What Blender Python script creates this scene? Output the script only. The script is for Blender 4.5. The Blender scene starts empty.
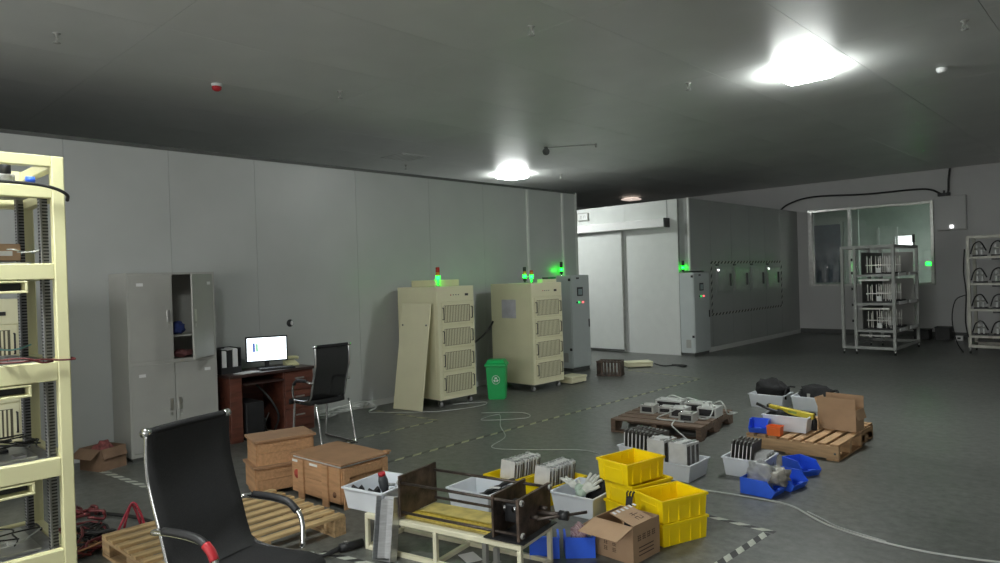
import bpy, bmesh, math, random
from mathutils import Vector, Matrix, noise
random.seed(7)
R = math.radians
sc = bpy.context.scene
COL = sc.collection

# ------------------------------------------------------------------ camera, world, exposure
ROLL = math.atan(0.0311); PITCH = R(0.34); YAW = R(43.6)
cd = bpy.data.cameras.new('camera'); cam = bpy.data.objects.new('camera', cd); COL.objects.link(cam)
cd.sensor_width = 36.0; cd.lens = 36.0 * 0.690; cd.clip_start = 0.05; cd.clip_end = 200
F0 = Vector((-math.sin(YAW), math.cos(YAW), 0)); R0 = Vector((math.cos(YAW), math.sin(YAW), 0)); U0 = Vector((0, 0, 1))
FW = F0 * math.cos(PITCH) - U0 * math.sin(PITCH); UP = U0 * math.cos(PITCH) + F0 * math.sin(PITCH)
cr, sr = math.cos(ROLL), math.sin(ROLL)
cx_ = cr * R0 - sr * UP; cy_ = sr * R0 + cr * UP
m = Matrix((cx_, cy_, -FW)).transposed().to_4x4(); m.translation = Vector((0, 0, 1.65))
cam.matrix_world = m
sc.camera = cam
w = bpy.data.worlds.new('world'); sc.world = w; w.use_nodes = True
w.node_tree.nodes['Background'].inputs[0].default_value = (0.5, 0.53, 0.52, 1)
w.node_tree.nodes['Background'].inputs[1].default_value = 0.05
vs = sc.view_settings
vs.view_transform = 'Standard'; vs.look = 'None'; vs.gamma = 1.0; vs.exposure = 0.3; vs.use_curve_mapping = False
LAMP_POWER = 118.0      # emission of the ceiling luminaires' diffusers

# ------------------------------------------------------------------ materials
MATS = {}
def mat(name, col, rough=0.5, metal=0.0, var=0.12, scale=6.0, bump=0.0, bscale=None, stretch=None, emit=0.0, ecol=None, spec=0.5,
        trans=0.0, alpha=1.0, dirt=None):
    """Principled material whose colour wanders a little with object-space noise."""
    if name in MATS: return MATS[name]
    M = bpy.data.materials.new(name); M.use_nodes = True; nt = M.node_tree; N = nt.nodes; L = nt.links
    b = N['Principled BSDF']
    b.inputs['Roughness'].default_value = rough; b.inputs['Metallic'].default_value = metal
    b.inputs['Specular IOR Level'].default_value = spec
    b.inputs['Transmission Weight'].default_value = trans; b.inputs['Alpha'].default_value = alpha
    tc = N.new('ShaderNodeTexCoord'); mp = N.new('ShaderNodeMapping')
    if stretch: mp.inputs['Scale'].default_value = stretch
    L.new(tc.outputs['Object'], mp.inputs['Vector'])
    nz = N.new('ShaderNodeTexNoise'); nz.inputs['Scale'].default_value = scale; nz.inputs['Detail'].default_value = 5
    L.new(mp.outputs[0], nz.inputs['Vector'])
    rp = N.new('ShaderNodeValToRGB')
    d = dirt or [c * (1 - 2 * var) for c in col]
    rp.color_ramp.elements[0].position = 0.3; rp.color_ramp.elements[0].color = (*d, 1)
    rp.color_ramp.elements[1].position = 0.7; rp.color_ramp.elements[1].color = (*[min(1, c * (1 + var * 0.5)) for c in col], 1)
    L.new(nz.outputs['Fac'], rp.inputs[0]); L.new(rp.outputs[0], b.inputs['Base Color'])
    if bump:
        n2 = N.new('ShaderNodeTexNoise'); n2.inputs['Scale'].default_value = bscale or scale * 6; n2.inputs['Detail'].default_value = 3
        L.new(mp.outputs[0], n2.inputs['Vector'])
        bp = N.new('ShaderNodeBump'); bp.inputs['Strength'].default_value = bump; bp.inputs['Distance'].default_value = 0.01
        L.new(n2.outputs['Fac'], bp.inputs['Height']); L.new(bp.outputs[0], b.inputs['Normal'])
    if emit:
        b.inputs['Emission Color'].default_value = (*(ecol or col), 1); b.inputs['Emission Strength'].default_value = emit
    MATS[name] = M
    return M

def floor_mat():
    M = bpy.data.materials.new('epoxy_floor'); M.use_nodes = True; nt = M.node_tree; N = nt.nodes; L = nt.links
    b = N['Principled BSDF']; tc = N.new('ShaderNodeTexCoord')
    n1 = N.new('ShaderNodeTexNoise'); n1.inputs['Scale'].default_value = 0.7; n1.inputs['Detail'].default_value = 8; n1.inputs['Roughness'].default_value = 0.65
    n2 = N.new('ShaderNodeTexNoise'); n2.inputs['Scale'].default_value = 14; n2.inputs['Detail'].default_value = 8; n2.inputs['Roughness'].default_value = 0.7
    mp = N.new('ShaderNodeMapping'); mp.inputs['Rotation'].default_value = (0, 0, R(40)); mp.inputs['Scale'].default_value = (1.0, 6.0, 1)
    n3 = N.new('ShaderNodeTexNoise'); n3.inputs['Scale'].default_value = 1.6; n3.inputs['Detail'].default_value = 7; n3.inputs['Roughness'].default_value = 0.7
    L.new(tc.outputs['Object'], n1.inputs['Vector']); L.new(tc.outputs['Object'], n2.inputs['Vector'])
    L.new(tc.outputs['Object'], mp.inputs['Vector']); L.new(mp.outputs[0], n3.inputs['Vector'])
    r1 = N.new('ShaderNodeValToRGB'); r1.color_ramp.elements[0].position = 0.3; r1.color_ramp.elements[0].color = (0.105, 0.11, 0.10, 1)
    r1.color_ramp.elements[1].position = 0.72; r1.color_ramp.elements[1].color = (0.155, 0.16, 0.147, 1)
    L.new(n1.outputs['Fac'], r1.inputs[0])
    r2 = N.new('ShaderNodeValToRGB'); r2.color_ramp.elements[0].position = 0.35; r2.color_ramp.elements[0].color = (0.55, 0.55, 0.55, 1)
    r2.color_ramp.elements[1].position = 0.7; r2.color_ramp.elements[1].color = (1.2, 1.2, 1.2, 1)
    L.new(n2.outputs['Fac'], r2.inputs[0])
    mx = N.new('ShaderNodeMix'); mx.data_type = 'RGBA'; mx.blend_type = 'MULTIPLY'; mx.inputs[0].default_value = 1
    L.new(r1.outputs[0], mx.inputs[6]); L.new(r2.outputs[0], mx.inputs[7])
    # scuffed dusty streaks
    r3 = N.new('ShaderNodeValToRGB'); r3.color_ramp.elements[0].position = 0.6; r3.color_ramp.elements[0].color = (0, 0, 0, 1)
    r3.color_ramp.elements[1].position = 0.8; r3.color_ramp.elements[1].color = (0.45, 0.45, 0.45, 1)
    L.new(n3.outputs['Fac'], r3.inputs[0])
    mx2 = N.new('ShaderNodeMix'); mx2.data_type = 'RGBA'; L.new(r3.outputs[0], mx2.inputs[0])
    L.new(mx.outputs[2], mx2.inputs[6]); mx2.inputs[7].default_value = (0.24, 0.24, 0.225, 1)
    L.new(mx2.outputs[2], b.inputs['Base Color'])
    r4 = N.new('ShaderNodeMapRange'); r4.inputs[3].default_value = 0.24; r4.inputs[4].default_value = 0.5
    L.new(n1.outputs['Fac'], r4.inputs[0]); L.new(r4.outputs[0], b.inputs['Roughness'])
    bp = N.new('ShaderNodeBump'); bp.inputs['Strength'].default_value = 0.12; bp.inputs['Distance'].default_value = 0.01
    L.new(n2.outputs['Fac'], bp.inputs['Height']); L.new(bp.outputs[0], b.inputs['Normal'])
    return M

FLOOR = floor_mat()
WALL = mat('wall_panel_paint', (0.45, 0.465, 0.455), 0.36, var=0.04, scale=1.2)
BACKWALL = mat('back_wall_paint', (0.55, 0.55, 0.545), 0.6, var=0.04, scale=1.0)
CHAMBER_SHADE = mat('chamber_panel_shaded', (0.34, 0.355, 0.345), 0.34, var=0.04, scale=1.0)  # darker copy of the front panels, side wall's shade put into the colour
SEAM = mat('seam_dark', (0.32, 0.33, 0.32), 0.7)
CEIL = mat('ceiling_panel', (0.66, 0.67, 0.65), 0.42, var=0.06, scale=0.9)
TRIMDARK = mat('dark_trim', (0.10, 0.105, 0.10), 0.5)
TRIM = mat('light_trim', (0.62, 0.63, 0.61), 0.35, var=0.03)
ALU = mat('aluminium', (0.62, 0.62, 0.60), 0.28, 0.9, var=0.08, scale=12)
CREAM = mat('cream_paint', (0.74, 0.71, 0.42), 0.4, var=0.03, scale=3)
CREAM2 = mat('cream_cabinet_paint', (0.74, 0.71, 0.49), 0.42, var=0.03, scale=3)
GRILLESHADE = mat('grille_slit_shade', (0.11, 0.10, 0.065), 0.5)  # dark tone painted in as the shade inside the drawer slits
BEIGE = mat('bench_paint', (0.78, 0.74, 0.55), 0.4, var=0.04, scale=8)
GALV = mat('slotted_steel', (0.34, 0.34, 0.35), 0.45, 0.5, var=0.12, scale=25)
STEELGREY = mat('cabinet_grey', (0.36, 0.36, 0.335), 0.45, var=0.04, scale=3)
CTRL = mat('control_cabinet_grey', (0.50, 0.54, 0.54), 0.42, var=0.03, scale=3)
BLACK = mat('black_plastic', (0.018, 0.018, 0.02), 0.5, var=0.1)
BLACKFAB = mat('black_fabric', (0.012, 0.012, 0.013), 0.9, var=0.25, scale=140, bump=0.5, bscale=500)
MESHFAB = mat('black_mesh_fabric', (0.014, 0.014, 0.015), 0.75, var=0.35, scale=220, bump=0.4, bscale=600)
CHROME = mat('chrome', (0.75, 0.75, 0.76), 0.14, 1.0, var=0.03)
STEEL = mat('brushed_steel', (0.55, 0.56, 0.57), 0.33, 0.85, var=0.12, scale=14, stretch=(1, 1, 6))
DARKSTEEL = mat('rusty_dark_steel', (0.115, 0.08, 0.062), 0.55, 0.3, var=0.4, scale=14, bump=0.2)
ROD = mat('dark_rod', (0.09, 0.07, 0.06), 0.4, 0.5, var=0.3, scale=30)
CELL = mat('cell_aluminium', (0.8, 0.8, 0.8), 0.4, 0.35, var=0.08, scale=14)
CELLFACE = mat('dark_plate_face', (0.15, 0.14, 0.13), 0.5, 0.3, var=0.2, scale=20)
CELLDK = mat('cell_edge', (0.16, 0.15, 0.14), 0.55, 0.3, var=0.3, scale=30)
WHITEPL = mat('white_plastic', (0.76, 0.79, 0.84), 0.38, var=0.03, scale=8)
YEL = mat('yellow_plastic', (0.98, 0.72, 0.004), 0.38, var=0.03, scale=5)
YELDK = mat('yellow_mat', (0.62, 0.50, 0.16), 0.6, var=0.2, scale=10)
BLUE = mat('blue_plastic', (0.035, 0.13, 0.78), 0.4, var=0.06, scale=8)
ORANGE = mat('orange_plastic', (0.85, 0.16, 0.02), 0.45, var=0.05)
GREEN = mat('green_plastic', (0.008, 0.40, 0.10), 0.4, var=0.04, scale=4)
WHITE = mat('white_paint', (0.75, 0.76, 0.75), 0.5, var=0.04)
PAPER = mat('paper', (0.72, 0.72, 0.72), 0.8, var=0.04)
CARD = mat('cardboard', (0.47, 0.31, 0.19), 0.85, var=0.08, scale=5, bump=0.15, bscale=60)
CARDDK = mat('old_cardboard', (0.22, 0.135, 0.085), 0.85, var=0.15, scale=6, bump=0.2, bscale=50)
PRINT = mat('carton_print', (0.10, 0.06, 0.04), 0.85)
WOODCR = mat('crate_wood', (0.50, 0.28, 0.14), 0.7, var=0.12, scale=4, stretch=(1.5, 12, 12), bump=0.2)
WOODLID = mat('hardboard_lid', (0.36, 0.205, 0.11), 0.65, var=0.1, scale=7)
WOODPAL = mat('pale_pallet_wood', (0.55, 0.385, 0.19), 0.75, var=0.2, scale=4, stretch=(10, 1.2, 10), bump=0.25)
WOODPALX = mat('pale_pallet_wood_across', (0.52, 0.35, 0.18), 0.75, var=0.2, scale=4, stretch=(1.2, 10, 10), bump=0.25)
WOODBR = mat('brown_pallet_wood', (0.145, 0.095, 0.065), 0.75, var=0.22, scale=4, stretch=(1.2, 10, 10), bump=0.3)
WOODOR = mat('orange_pallet_wood', (0.50, 0.30, 0.15), 0.75, var=0.18, scale=4, stretch=(10, 1.2, 10), bump=0.25)
DESKW = mat('mahogany', (0.14, 0.045, 0.028), 0.4, var=0.25, scale=3, stretch=(8, 1, 8))
DESKTOP = mat('dark_desktop', (0.055, 0.028, 0.024), 0.35, var=0.2, scale=3)
RED = mat('red_plastic', (0.5, 0.02, 0.03), 0.45)
REDW = mat('red_wire', (0.13, 0.018, 0.02), 0.5)
WCORD = mat('white_cord', (0.52, 0.54, 0.52), 0.5)
SHEER = mat('sheer_mesh_fabric', (0.014, 0.014, 0.015), 0.75, var=0.3, scale=220, alpha=0.8)
BCORD = mat('black_cord', (0.015, 0.015, 0.015), 0.55)
TEALW = mat('teal_wire', (0.2, 0.5, 0.5), 0.5)
BAG = mat('clear_bag', (0.72, 0.73, 0.73), 0.3, var=0.1, scale=20, trans=0.55, bump=0.5, bscale=40)
GLASS = mat('window_glass', (0.9, 0.95, 0.93), 0.03, var=0.01, trans=1.0)
TAPEW = mat('tape_white', (0.55, 0.57, 0.5), 0.6, var=0.15, scale=12)
TAPEY = mat('tape_yellow', (0.42, 0.42, 0.27), 0.6, var=0.2, scale=10)
TAPEB = mat('tape_black', (0.03, 0.03, 0.03), 0.6)
SCREEN = mat('screen_on', (0.85, 0.95, 1.0), 0.3, var=0.0, emit=2.2, ecol=(0.85, 0.95, 1.0))
SCRBLUE = mat('screen_blue', (0.1, 0.2, 0.6), 0.3, emit=0.5)
SCRGREEN = mat('screen_green', (0.15, 0.6, 0.25), 0.3, emit=0.5)
LEDG = mat('green_lamp_lit', (0.05, 1.0, 0.45), 0.3, var=0, emit=26.0, ecol=(0.002, 1.0, 0.012))
LEDGD = mat('green_lamp_dim', (0.03, 0.7, 0.3), 0.3, var=0, emit=1.6, ecol=(0.01, 1.0, 0.12))
LEDR = mat('red_led', (1, 0.1, 0.1), 0.3, var=0, emit=2.5)
LEDW = mat('white_led', (1, 1, 1), 0.3, var=0, emit=3)
AMBER = mat('amber_lens', (0.65, 0.32, 0.02), 0.25)
REDL = mat('red_lens', (0.55, 0.03, 0.02), 0.25)
GREENL = mat('green_lens', (0.02, 0.3, 0.1), 0.25)
LAMP = mat('lamp_diffuser', (1, 1, 1), 0.4, var=0, emit=LAMP_POWER, ecol=(0.95, 1.0, 0.97))
LAMPDIM = mat('lamp_diffuser_dim', (1, 0.9, 0.8), 0.4, var=0, emit=0.5, ecol=(1.0, 0.82, 0.72))
DAYLIGHT = mat('daylight_window', (1, 1, 1), 0.4, var=0, emit=1.6, ecol=(0.95, 1.0, 1.0))
FILLPANE = mat('fill_light_pane', (1, 1, 1), 0.4, var=0, emit=5.4, ecol=(1.0, 1.0, 0.97))  # glowing panes added behind the camera as fill light
BLUEDOOR = mat('blue_grey_panel', (0.10, 0.125, 0.17), 0.35, var=0.1)
INNERWALL = mat('inner_room_wall', (0.52, 0.57, 0.53), 0.5, var=0.04)

# ------------------------------------------------------------------ mesh builder
class MB:
    def __init__(s): s.v = []; s.f = []; s.sm = []
    def _add(s, vs_, fs_, smooth=False):
        o = len(s.v); s.v += [tuple(v) for v in vs_]; s.f += [tuple(i + o for i in f) for f in fs_]; s.sm += [smooth] * len(fs_); return s
    def bx(s, x0, x1, y0, y1, z0, z1, M=None):
        vs_ = [(x, y, z) for x in (x0, x1) for y in (y0, y1) for z in (z0, z1)]
        if M is not None: vs_ = [M @ Vector(v) for v in vs_]
        return s._add(vs_, [(0, 1, 3, 2), (4, 6, 7, 5), (0, 4, 5, 1), (2, 3, 7, 6), (0, 2, 6, 4), (1, 5, 7, 3)])
    def box(s, c, d, M=None):
        return s.bx(c[0] - d[0] / 2, c[0] + d[0] / 2, c[1] - d[1] / 2, c[1] + d[1] / 2, c[2] - d[2] / 2, c[2] + d[2] / 2, M)
    def bar(s, p, q, a, b=None):
        """rectangular bar from p to q, section a (sideways) by b (upwards)"""
        b = b or a; p = Vector(p); q = Vector(q); d = (q - p); l = d.length; d.normalize()
        up = Vector((0, 0, 1)) if abs(d.z) < 0.95 else Vector((1, 0, 0))
        sd = d.cross(up).normalized(); up = sd.cross(d)
        M = Matrix((d, sd, up)).transposed().to_4x4(); M.translation = p
        return s.bx(0, l, -a / 2, a / 2, -b / 2, b / 2, M)
    def tube(s, pts, r, n=7, sub=0, closed=False, cap=True):
        P = [Vector(p) for p in pts]
        if sub and len(P) > 2:
            Q = []
            for i in range(len(P) - 1):
                a = P[max(i - 1, 0)]; b = P[i]; c = P[i + 1]; d = P[min(i + 2, len(P) - 1)]
                for k in range(sub):
                    t = k / sub
                    Q.append(0.5 * ((2 * b) + (c - a) * t + (2 * a - 5 * b + 4 * c - d) * t * t + (3 * b - a - 3 * c + d) * t ** 3))
            Q.append(P[-1]); P = Q
        rr = r if isinstance(r, (list, tuple)) else None
        ref = None; vs_ = []; m_ = len(P)
        for i, p in enumerate(P):
            d = (P[min(i + 1, m_ - 1)] - P[max(i - 1, 0)])
            if d.length < 1e-9: d = Vector((0, 0, 1))
            d.normalize()
            if ref is None:
                ref = d.cross(Vector((0, 0, 1)) if abs(d.z) < 0.9 else Vector((1, 0, 0)))
            ref = (ref - d * ref.dot(d)); ref.normalize(); bi = d.cross(ref)
            ra = rr[int(i * len(rr) / m_)] if rr else r
            for k in range(n):
                a = 2 * math.pi * k / n; vs_.append(p + (ref * math.cos(a) + bi * math.sin(a)) * ra)
        fs_ = [(i * n + k, i * n + (k + 1) % n, (i + 1) * n + (k + 1) % n, (i + 1) * n + k) for i in range(m_ - 1) for k in range(n)]
        if cap: fs_ += [tuple(range(n - 1, -1, -1)), tuple((m_ - 1) * n + k for k in range(n))]
        return s._add(vs_, fs_, True)
    def cyl(s, p, q, r, n=12): 
        return s.tube([p, q], r, n)
    def lathe(s, prof, n=16, c=(0, 0, 0), M=None):
        vs_ = []
        for (r, z) in prof:
            for k in range(n):
                a = 2 * math.pi * k / n; v = Vector((c[0] + r * math.cos(a), c[1] + r * math.sin(a), c[2] + z))
                vs_.append(M @ v if M is not None else v)
        m_ = len(prof)
        fs_ = [(i * n + k, i * n + (k + 1) % n, (i + 1) * n + (k + 1) % n, (i + 1) * n + k) for i in range(m_ - 1) for k in range(n)]
        fs_ += [tuple(range(n - 1, -1, -1)), tuple((m_ - 1) * n + k for k in range(n))]
        return s._add(vs_, fs_, True)
    def prism(s, poly, a, b, axis='y', M=None):
        """polygon (two coordinates) extruded along axis from a to b"""
        def P(u, v, t): return {'y': (u, t, v), 'x': (t, u, v), 'z': (u, v, t)}[axis]
        n = len(poly); vs_ = [Vector(P(u, v, t)) for t in (a, b) for (u, v) in poly]
        if M is not None: vs_ = [M @ v for v in vs_]
        return s._add(vs_, [tuple(range(n)), tuple(range(2 * n - 1, n - 1, -1))] + [(i, n + i, n + (i + 1) % n, (i + 1) % n) for i in range(n)])
    def tub(s, w_, d, h, t=0.006, taper=0.9, z=0.0, lip=0.012, lh=0.014):
        """open-topped tapered bin, base centred on the origin"""
        def ring(sx, sy, zz): return [(-sx, -sy, zz), (sx, -sy, zz), (sx, sy, zz), (-sx, sy, zz)]
        W, D_ = w_ / 2, d / 2; b = taper
        rings = [ring(W * b, D_ * b, z), ring(W, D_, z + h - lh), ring(W + lip, D_ + lip, z + h - lh), ring(W + lip, D_ + lip, z + h),
                 ring(W - t, D_ - t, z + h), ring(W * b - t, D_ * b - t, z + t)]
        vs_ = sum(rings, []); fs_ = [(3, 2, 1, 0)]
        for i in range(5):
            for k in range(4): fs_.append((i * 4 + k, i * 4 + (k + 1) % 4, (i + 1) * 4 + (k + 1) % 4, (i + 1) * 4 + k))
        fs_.append((20, 21, 22, 23))
        return s._add(vs_, fs_)
    def blob(s, c, d, seed=0, amp=0.25, freq=2.5, sub=3, floor=None):
        bm = bmesh.new(); bmesh.ops.create_icosphere(bm, subdivisions=sub, radius=1)
        vs_ = []
        for v in bm.verts:
            k = 1 + amp * noise.noise(v.co * freq + Vector((seed * 3.1, seed * 1.7, 0))) + amp * 0.5 * noise.noise(v.co * freq * 2.7 + Vector((0, seed, 9)))
            p = Vector((c[0] + v.co.x * d[0] / 2 * k, c[1] + v.co.y * d[1] / 2 * k, c[2] + v.co.z * d[2] / 2 * k))
            if floor is not None and p.z < floor: p.z = floor
            vs_.append(p)
        fs_ = [tuple(v.index for v in f.verts) for f in bm.faces]; bm.free()
        return s._add(vs_, fs_, True)
    def build(s, name, material, parent=None, bevel=0.0, seg=1, loc=None, rot=None):
        me = bpy.data.meshes.new(name); me.from_pydata(s.v, [], s.f); me.validate()
        if len(me.polygons) == len(s.sm): me.polygons.foreach_set('use_smooth', s.sm)
        bm = bmesh.new(); bm.from_mesh(me); bmesh.ops.recalc_face_normals(bm, faces=bm.faces)
        if bevel: bmesh.ops.bevel(bm, geom=[e for e in bm.edges if len(e.link_faces) == 2 and e.calc_face_angle(0) > 0.6], offset=bevel, segments=seg, affect='EDGES', clamp_overlap=True)
        bm.to_mesh(me); bm.free()
        me.materials.append(material)
        o = bpy.data.objects.new(name, me); COL.objects.link(o)
        if parent is not None: o.parent = parent
        if loc: o.location = loc
        if rot: o.rotation_euler = rot
        return o

def quadring(w_, d, z): return [(-w_, -d, z), (w_, -d, z), (w_, d, z), (-w_, d, z)]
def tag(o, label, cat, group=None, kind=None):
    if label: o['label'] = label
    if cat: o['category'] = cat
    if group: o['group'] = group
    if kind: o['kind'] = kind
    return o
def thing(name, label, cat, loc=(0, 0, 0), rz=0.0, group=None, rot=None):
    o = bpy.data.objects.new(name, None); o.empty_display_size = 0.1; COL.objects.link(o)
    o.location = loc; o.rotation_euler = rot or (0, 0, rz)
    return tag(o, label, cat, group)
def struct(o, label=None): 
    o['kind'] = 'structure'
    if label: o['label'] = label
    return o
def dup(o, parent=None):
    c = o.copy(); COL.objects.link(c); c.parent = parent
    for ch in o.children: dup(ch, c)
    return c
def piece(src, loc, parent, name=None, rz=0):
    c = bpy.data.objects.new(name or src.name.split('.')[0], src.data); COL.objects.link(c); c.parent = parent; c.location = loc; c.rotation_euler = (0, 0, rz); return c

# ------------------------------------------------------------------ setting
ZC = 3.76; XL = -7.55; YB = 18.0; XR = 5.0; YF = -5.0; XFAR = -13.0
fl = struct(MB().bx(XFAR, XR, YF, YB, -0.12, 0.0).build('floor', FLOOR), 'dark grey worn epoxy floor')

# ceiling: slab with a lay of panels, joints recessed
ce = struct(MB().bx(XFAR, XR, YF, YB, ZC + 0.014, ZC + 0.12).build('ceiling', SEAM), 'grey panelled ceiling')
pm = None; PX, PY = 1.2, 2.4
nx = int((XR - XFAR) / PX); ny = int((YB - YF) / PY) + 1
for i in range(nx):
    for j in range(ny):
        y0 = YF + j * PY; y1 = min(YB, y0 + PY)
        if y1 - y0 < 0.1: continue
        if j == ny - 1 or pm is None:
            o = MB().bx(0, PX - 0.004, 0, y1 - y0 - 0.004, 0, 0.014).build('panel', CEIL, ce, loc=(XFAR + i * PX, y0, ZC))
            if pm is None and j == 0: pm = o
        else: o = piece(pm, (XFAR + i * PX, y0, ZC), ce)

def panelled_wall_x(name, x, ys, z0, z1, m_, face=1, label=None, thick=0.06):
    """wall in the plane x, panels (parts) on the side given by face, joints recessed"""
    c = struct(MB().bx(min(x, x - face * thick), max(x, x - face * thick), ys[0], ys[-1], z0, z1).build(name, SEAM), label)
    for a, b in zip(ys[:-1], ys[1:]):
        MB().bx(min(x, x + face * 0.012), max(x, x + face * 0.012), a + 0.0015, b - 0.0015, z0, z1).build('panel', m_, c)
    return c
def panelled_wall_y(name, y, xs, z0, z1, m_, face=-1, label=None, thick=0.06):
    c = struct(MB().bx(xs[0], xs[-1], min(y, y - face * thick), max(y, y - face * thick), z0, z1).build(name, SEAM), label)
    for a, b in zip(xs[:-1], xs[1:]):
        MB().bx(a + 0.0015, b - 0.0015, min(y, y + face * 0.012), max(y, y + face * 0.012), z0, z1).build('panel', m_, c)
    return c

PT = 3.10
wl = panelled_wall_x('wall_left', XL - 0.012, [YF, -3.8, -2.65, -1.5, -0.37, 0.78, 1.93, 2.9, 3.86, 5.25, 6.5, 7.6, 8.62, 9.55, 9.93], 0, PT, WALL, 1, 'grey sandwich-panel partition')
o = struct(MB().bx(XL - 0.075, XL + 0.012, YF, 9.94, PT, PT + 0.035).build('trim_1', TRIMDARK), 'dark capping strip on top of the partition')
for y in (8.62, 9.55):
    struct(MB().bx(XL, XL + 0.035, y - 0.025, y + 0.025, 0.0, PT - 0.01).build('trim_2', TRIM, bevel=0.006), 'pale vertical joint strip on the partition')
struct(MB().bx(XL - 0.075, XL + 0.004, 9.93, 9.99, 0, PT + 0.03).build('trim_3', TRIM), 'pale end post of the partition')
struct(MB().bx(XL, XL + 0.018, YF, 9.3, 0, 0.075).bx(XL, XL + 0.03, YF, 9.3, 0, 0.02).build('baseboard_left', TRIM), 'pale skirting along the partition')

# corridor behind the partition and closing walls
struct(MB().bx(XFAR - 0.1, XFAR, YF, YB, 0, ZC + 0.12).build('wall_corridor', WALL), 'grey wall of the corridor behind the partition')
struct(MB().bx(XR, XR + 0.1, YF, YB, 0, ZC + 0.12).build('wall_right', BACKWALL), 'grey wall')
b = MB().bx(XFAR, XR, YF - 0.1, YF, 0, 0.9).bx(XFAR, XR, YF - 0.1, YF, 2.7, ZC + 0.12)
FWX = [-6.6, -3.8, -1.0, 1.8]  # unseen window row, added to brighten the ceiling and near objects
edges = [XFAR] + sum([[x, x + 2.4] for x in FWX], []) + [XR]
for a, c_ in zip(edges[::2], edges[1::2]): b.bx(a, c_, YF - 0.1, YF, 0.9, 2.7)
struct(b.build('wall_front', BACKWALL), 'unseen grey wall with a row of added windows')
for x in FWX:
    wf = struct(MB().bx(x, x + 0.06, YF - 0.08, YF + 0.01, 0.9, 2.7).bx(x + 2.34, x + 2.4, YF - 0.08, YF + 0.01, 0.9, 2.7).bx(x + 0.06, x + 2.34, YF - 0.08, YF + 0.01, 0.9, 0.96).bx(x + 0.06, x + 2.34, YF - 0.08, YF + 0.01, 2.64, 2.7).bx(x + 1.17, x + 1.23, YF - 0.08, YF + 0.01, 0.96, 2.64).build('window_added', ALU), 'aluminium fill-light window added in the unseen wall')
    for x0 in (x + 0.06, x + 1.23): MB().bx(x0, x0 + 1.11, YF - 0.06, YF - 0.05, 0.96, 2.64).build('pane', FILLPANE, wf)

# back wall with the window opening
WX0, WX1, WZ0, WZ1 = -6.36, -3.61, 1.18, 3.09
b = MB()
b.bx(XFAR, WX0, YB, YB + 0.12, 0, ZC + 0.12).bx(WX1, XR, YB, YB + 0.12, 0, ZC + 0.12).bx(WX0, WX1, YB, YB + 0.12, 0, WZ0).bx(WX0, WX1, YB, YB + 0.12, WZ1, ZC + 0.12)
struct(b.build('wall_back', BACKWALL), 'pale grey back wall')
struct(MB().bx(-6.6, XR, YB - 0.015, YB, 0, 0.12).build('baseboard_back', TRIMDARK), 'dark skirting along the back wall')

wn = struct(MB().bx(WX0 + 0.005, WX0 + 0.12, YB - 0.03, YB + 0.1, WZ0 + 0.005, WZ1 - 0.005).bx(WX1 - 0.075, WX1 - 0.005, YB - 0.03, YB + 0.1, WZ0 + 0.005, WZ1 - 0.005)
       .bx(WX0 + 0.12, WX1 - 0.075, YB - 0.01, YB + 0.09, WZ1 - 0.07, WZ1 - 0.005).bx(WX0 + 0.12, WX1 - 0.075, YB - 0.01, YB + 0.09, WZ0 + 0.005, WZ0 + 0.05)
       .build('window_1', ALU, bevel=0.006), 'aluminium framed interior window in the back wall')
MB().bx(WX0 + 0.12, -5.42, YB + 0.04, YB + 0.048, WZ0 + 0.05, WZ1 - 0.07).build('pane', GLASS, wn)
MB().bx(-5.36, WX1 - 0.075, YB + 0.04, YB + 0.048, WZ0 + 0.05, WZ1 - 0.07).build('pane', GLASS, wn)
MB().bx(-5.42, -5.36, YB - 0.01, YB + 0.09, WZ0 + 0.05, WZ1 - 0.07).build('mullion', ALU, wn)

# the room seen through that window
struct(MB().bx(-9.0, -0.5, YB + 0.12, YB + 6, -0.12, 0).build('floor_back_room', INNERWALL), 'pale floor of the room behind the window')
struct(MB().bx(-9.0, -0.5, YB + 0.12, YB + 6, 3.5, 3.6).build('ceiling_back_room', INNERWALL), 'ceiling of the room behind the window')
struct(MB().bx(-9.0, -0.5, YB + 4.4, YB + 4.5, 0, 3.5).build('wall_back_room', INNERWALL), 'far wall of the room behind the window')
struct(MB().bx(-9.1, -9.0, YB + 0.12, YB + 6, -0.12, 3.6).build('wall_back_room_left', INNERWALL), 'side wall of the room behind the window')
struct(MB().bx(-0.5, -0.4, YB + 0.12, YB + 6, -0.12, 3.6).build('wall_back_room_right', INNERWALL), 'side wall of the room behind the window')
wn2 = struct(MB().bx(-5.50, -4.97, YB + 4.37, YB + 4.398, 2.12, 2.52).build('window_2', ALU), 'small bright window on the far wall of the back room')
MB().bx(-5.46, -5.01, YB + 4.355, YB + 4.37, 2.16, 2.48).build('pane', DAYLIGHT, wn2)
d2 = struct(MB().bx(-6.55, -5.85, YB + 0.85, YB + 0.9, 1.25, 2.75).build('window_3', BLUEDOOR), 'dark blue-grey glazed board behind the window')
MB().bx(-6.62, -6.55, YB + 0.84, YB + 0.91, 1.2, 2.8).bx(-5.85, -5.78, YB + 0.84, YB + 0.91, 1.2, 2.8).bx(-6.55, -5.85, YB + 0.84, YB + 0.91, 2.75, 2.8).bx(-6.55, -5.85, YB + 0.84, YB + 0.91, 1.2, 1.25).build('frame', INNERWALL, d2)
struct(MB().bx(-7.6, -5.45, YB + 0.91, YB + 1.0, 0, 3.5).build('wall_back_room_partition', INNERWALL), 'pale partition in the back room')
for k, x in enumerate((-5.95, -5.45)):
    struct(MB().bx(x, x + 0.06, YB + 4.34, YB + 4.4, 0.2, 2.75).build('trim_4', TRIM), 'pale vertical duct on the far wall of the back room')
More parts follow.
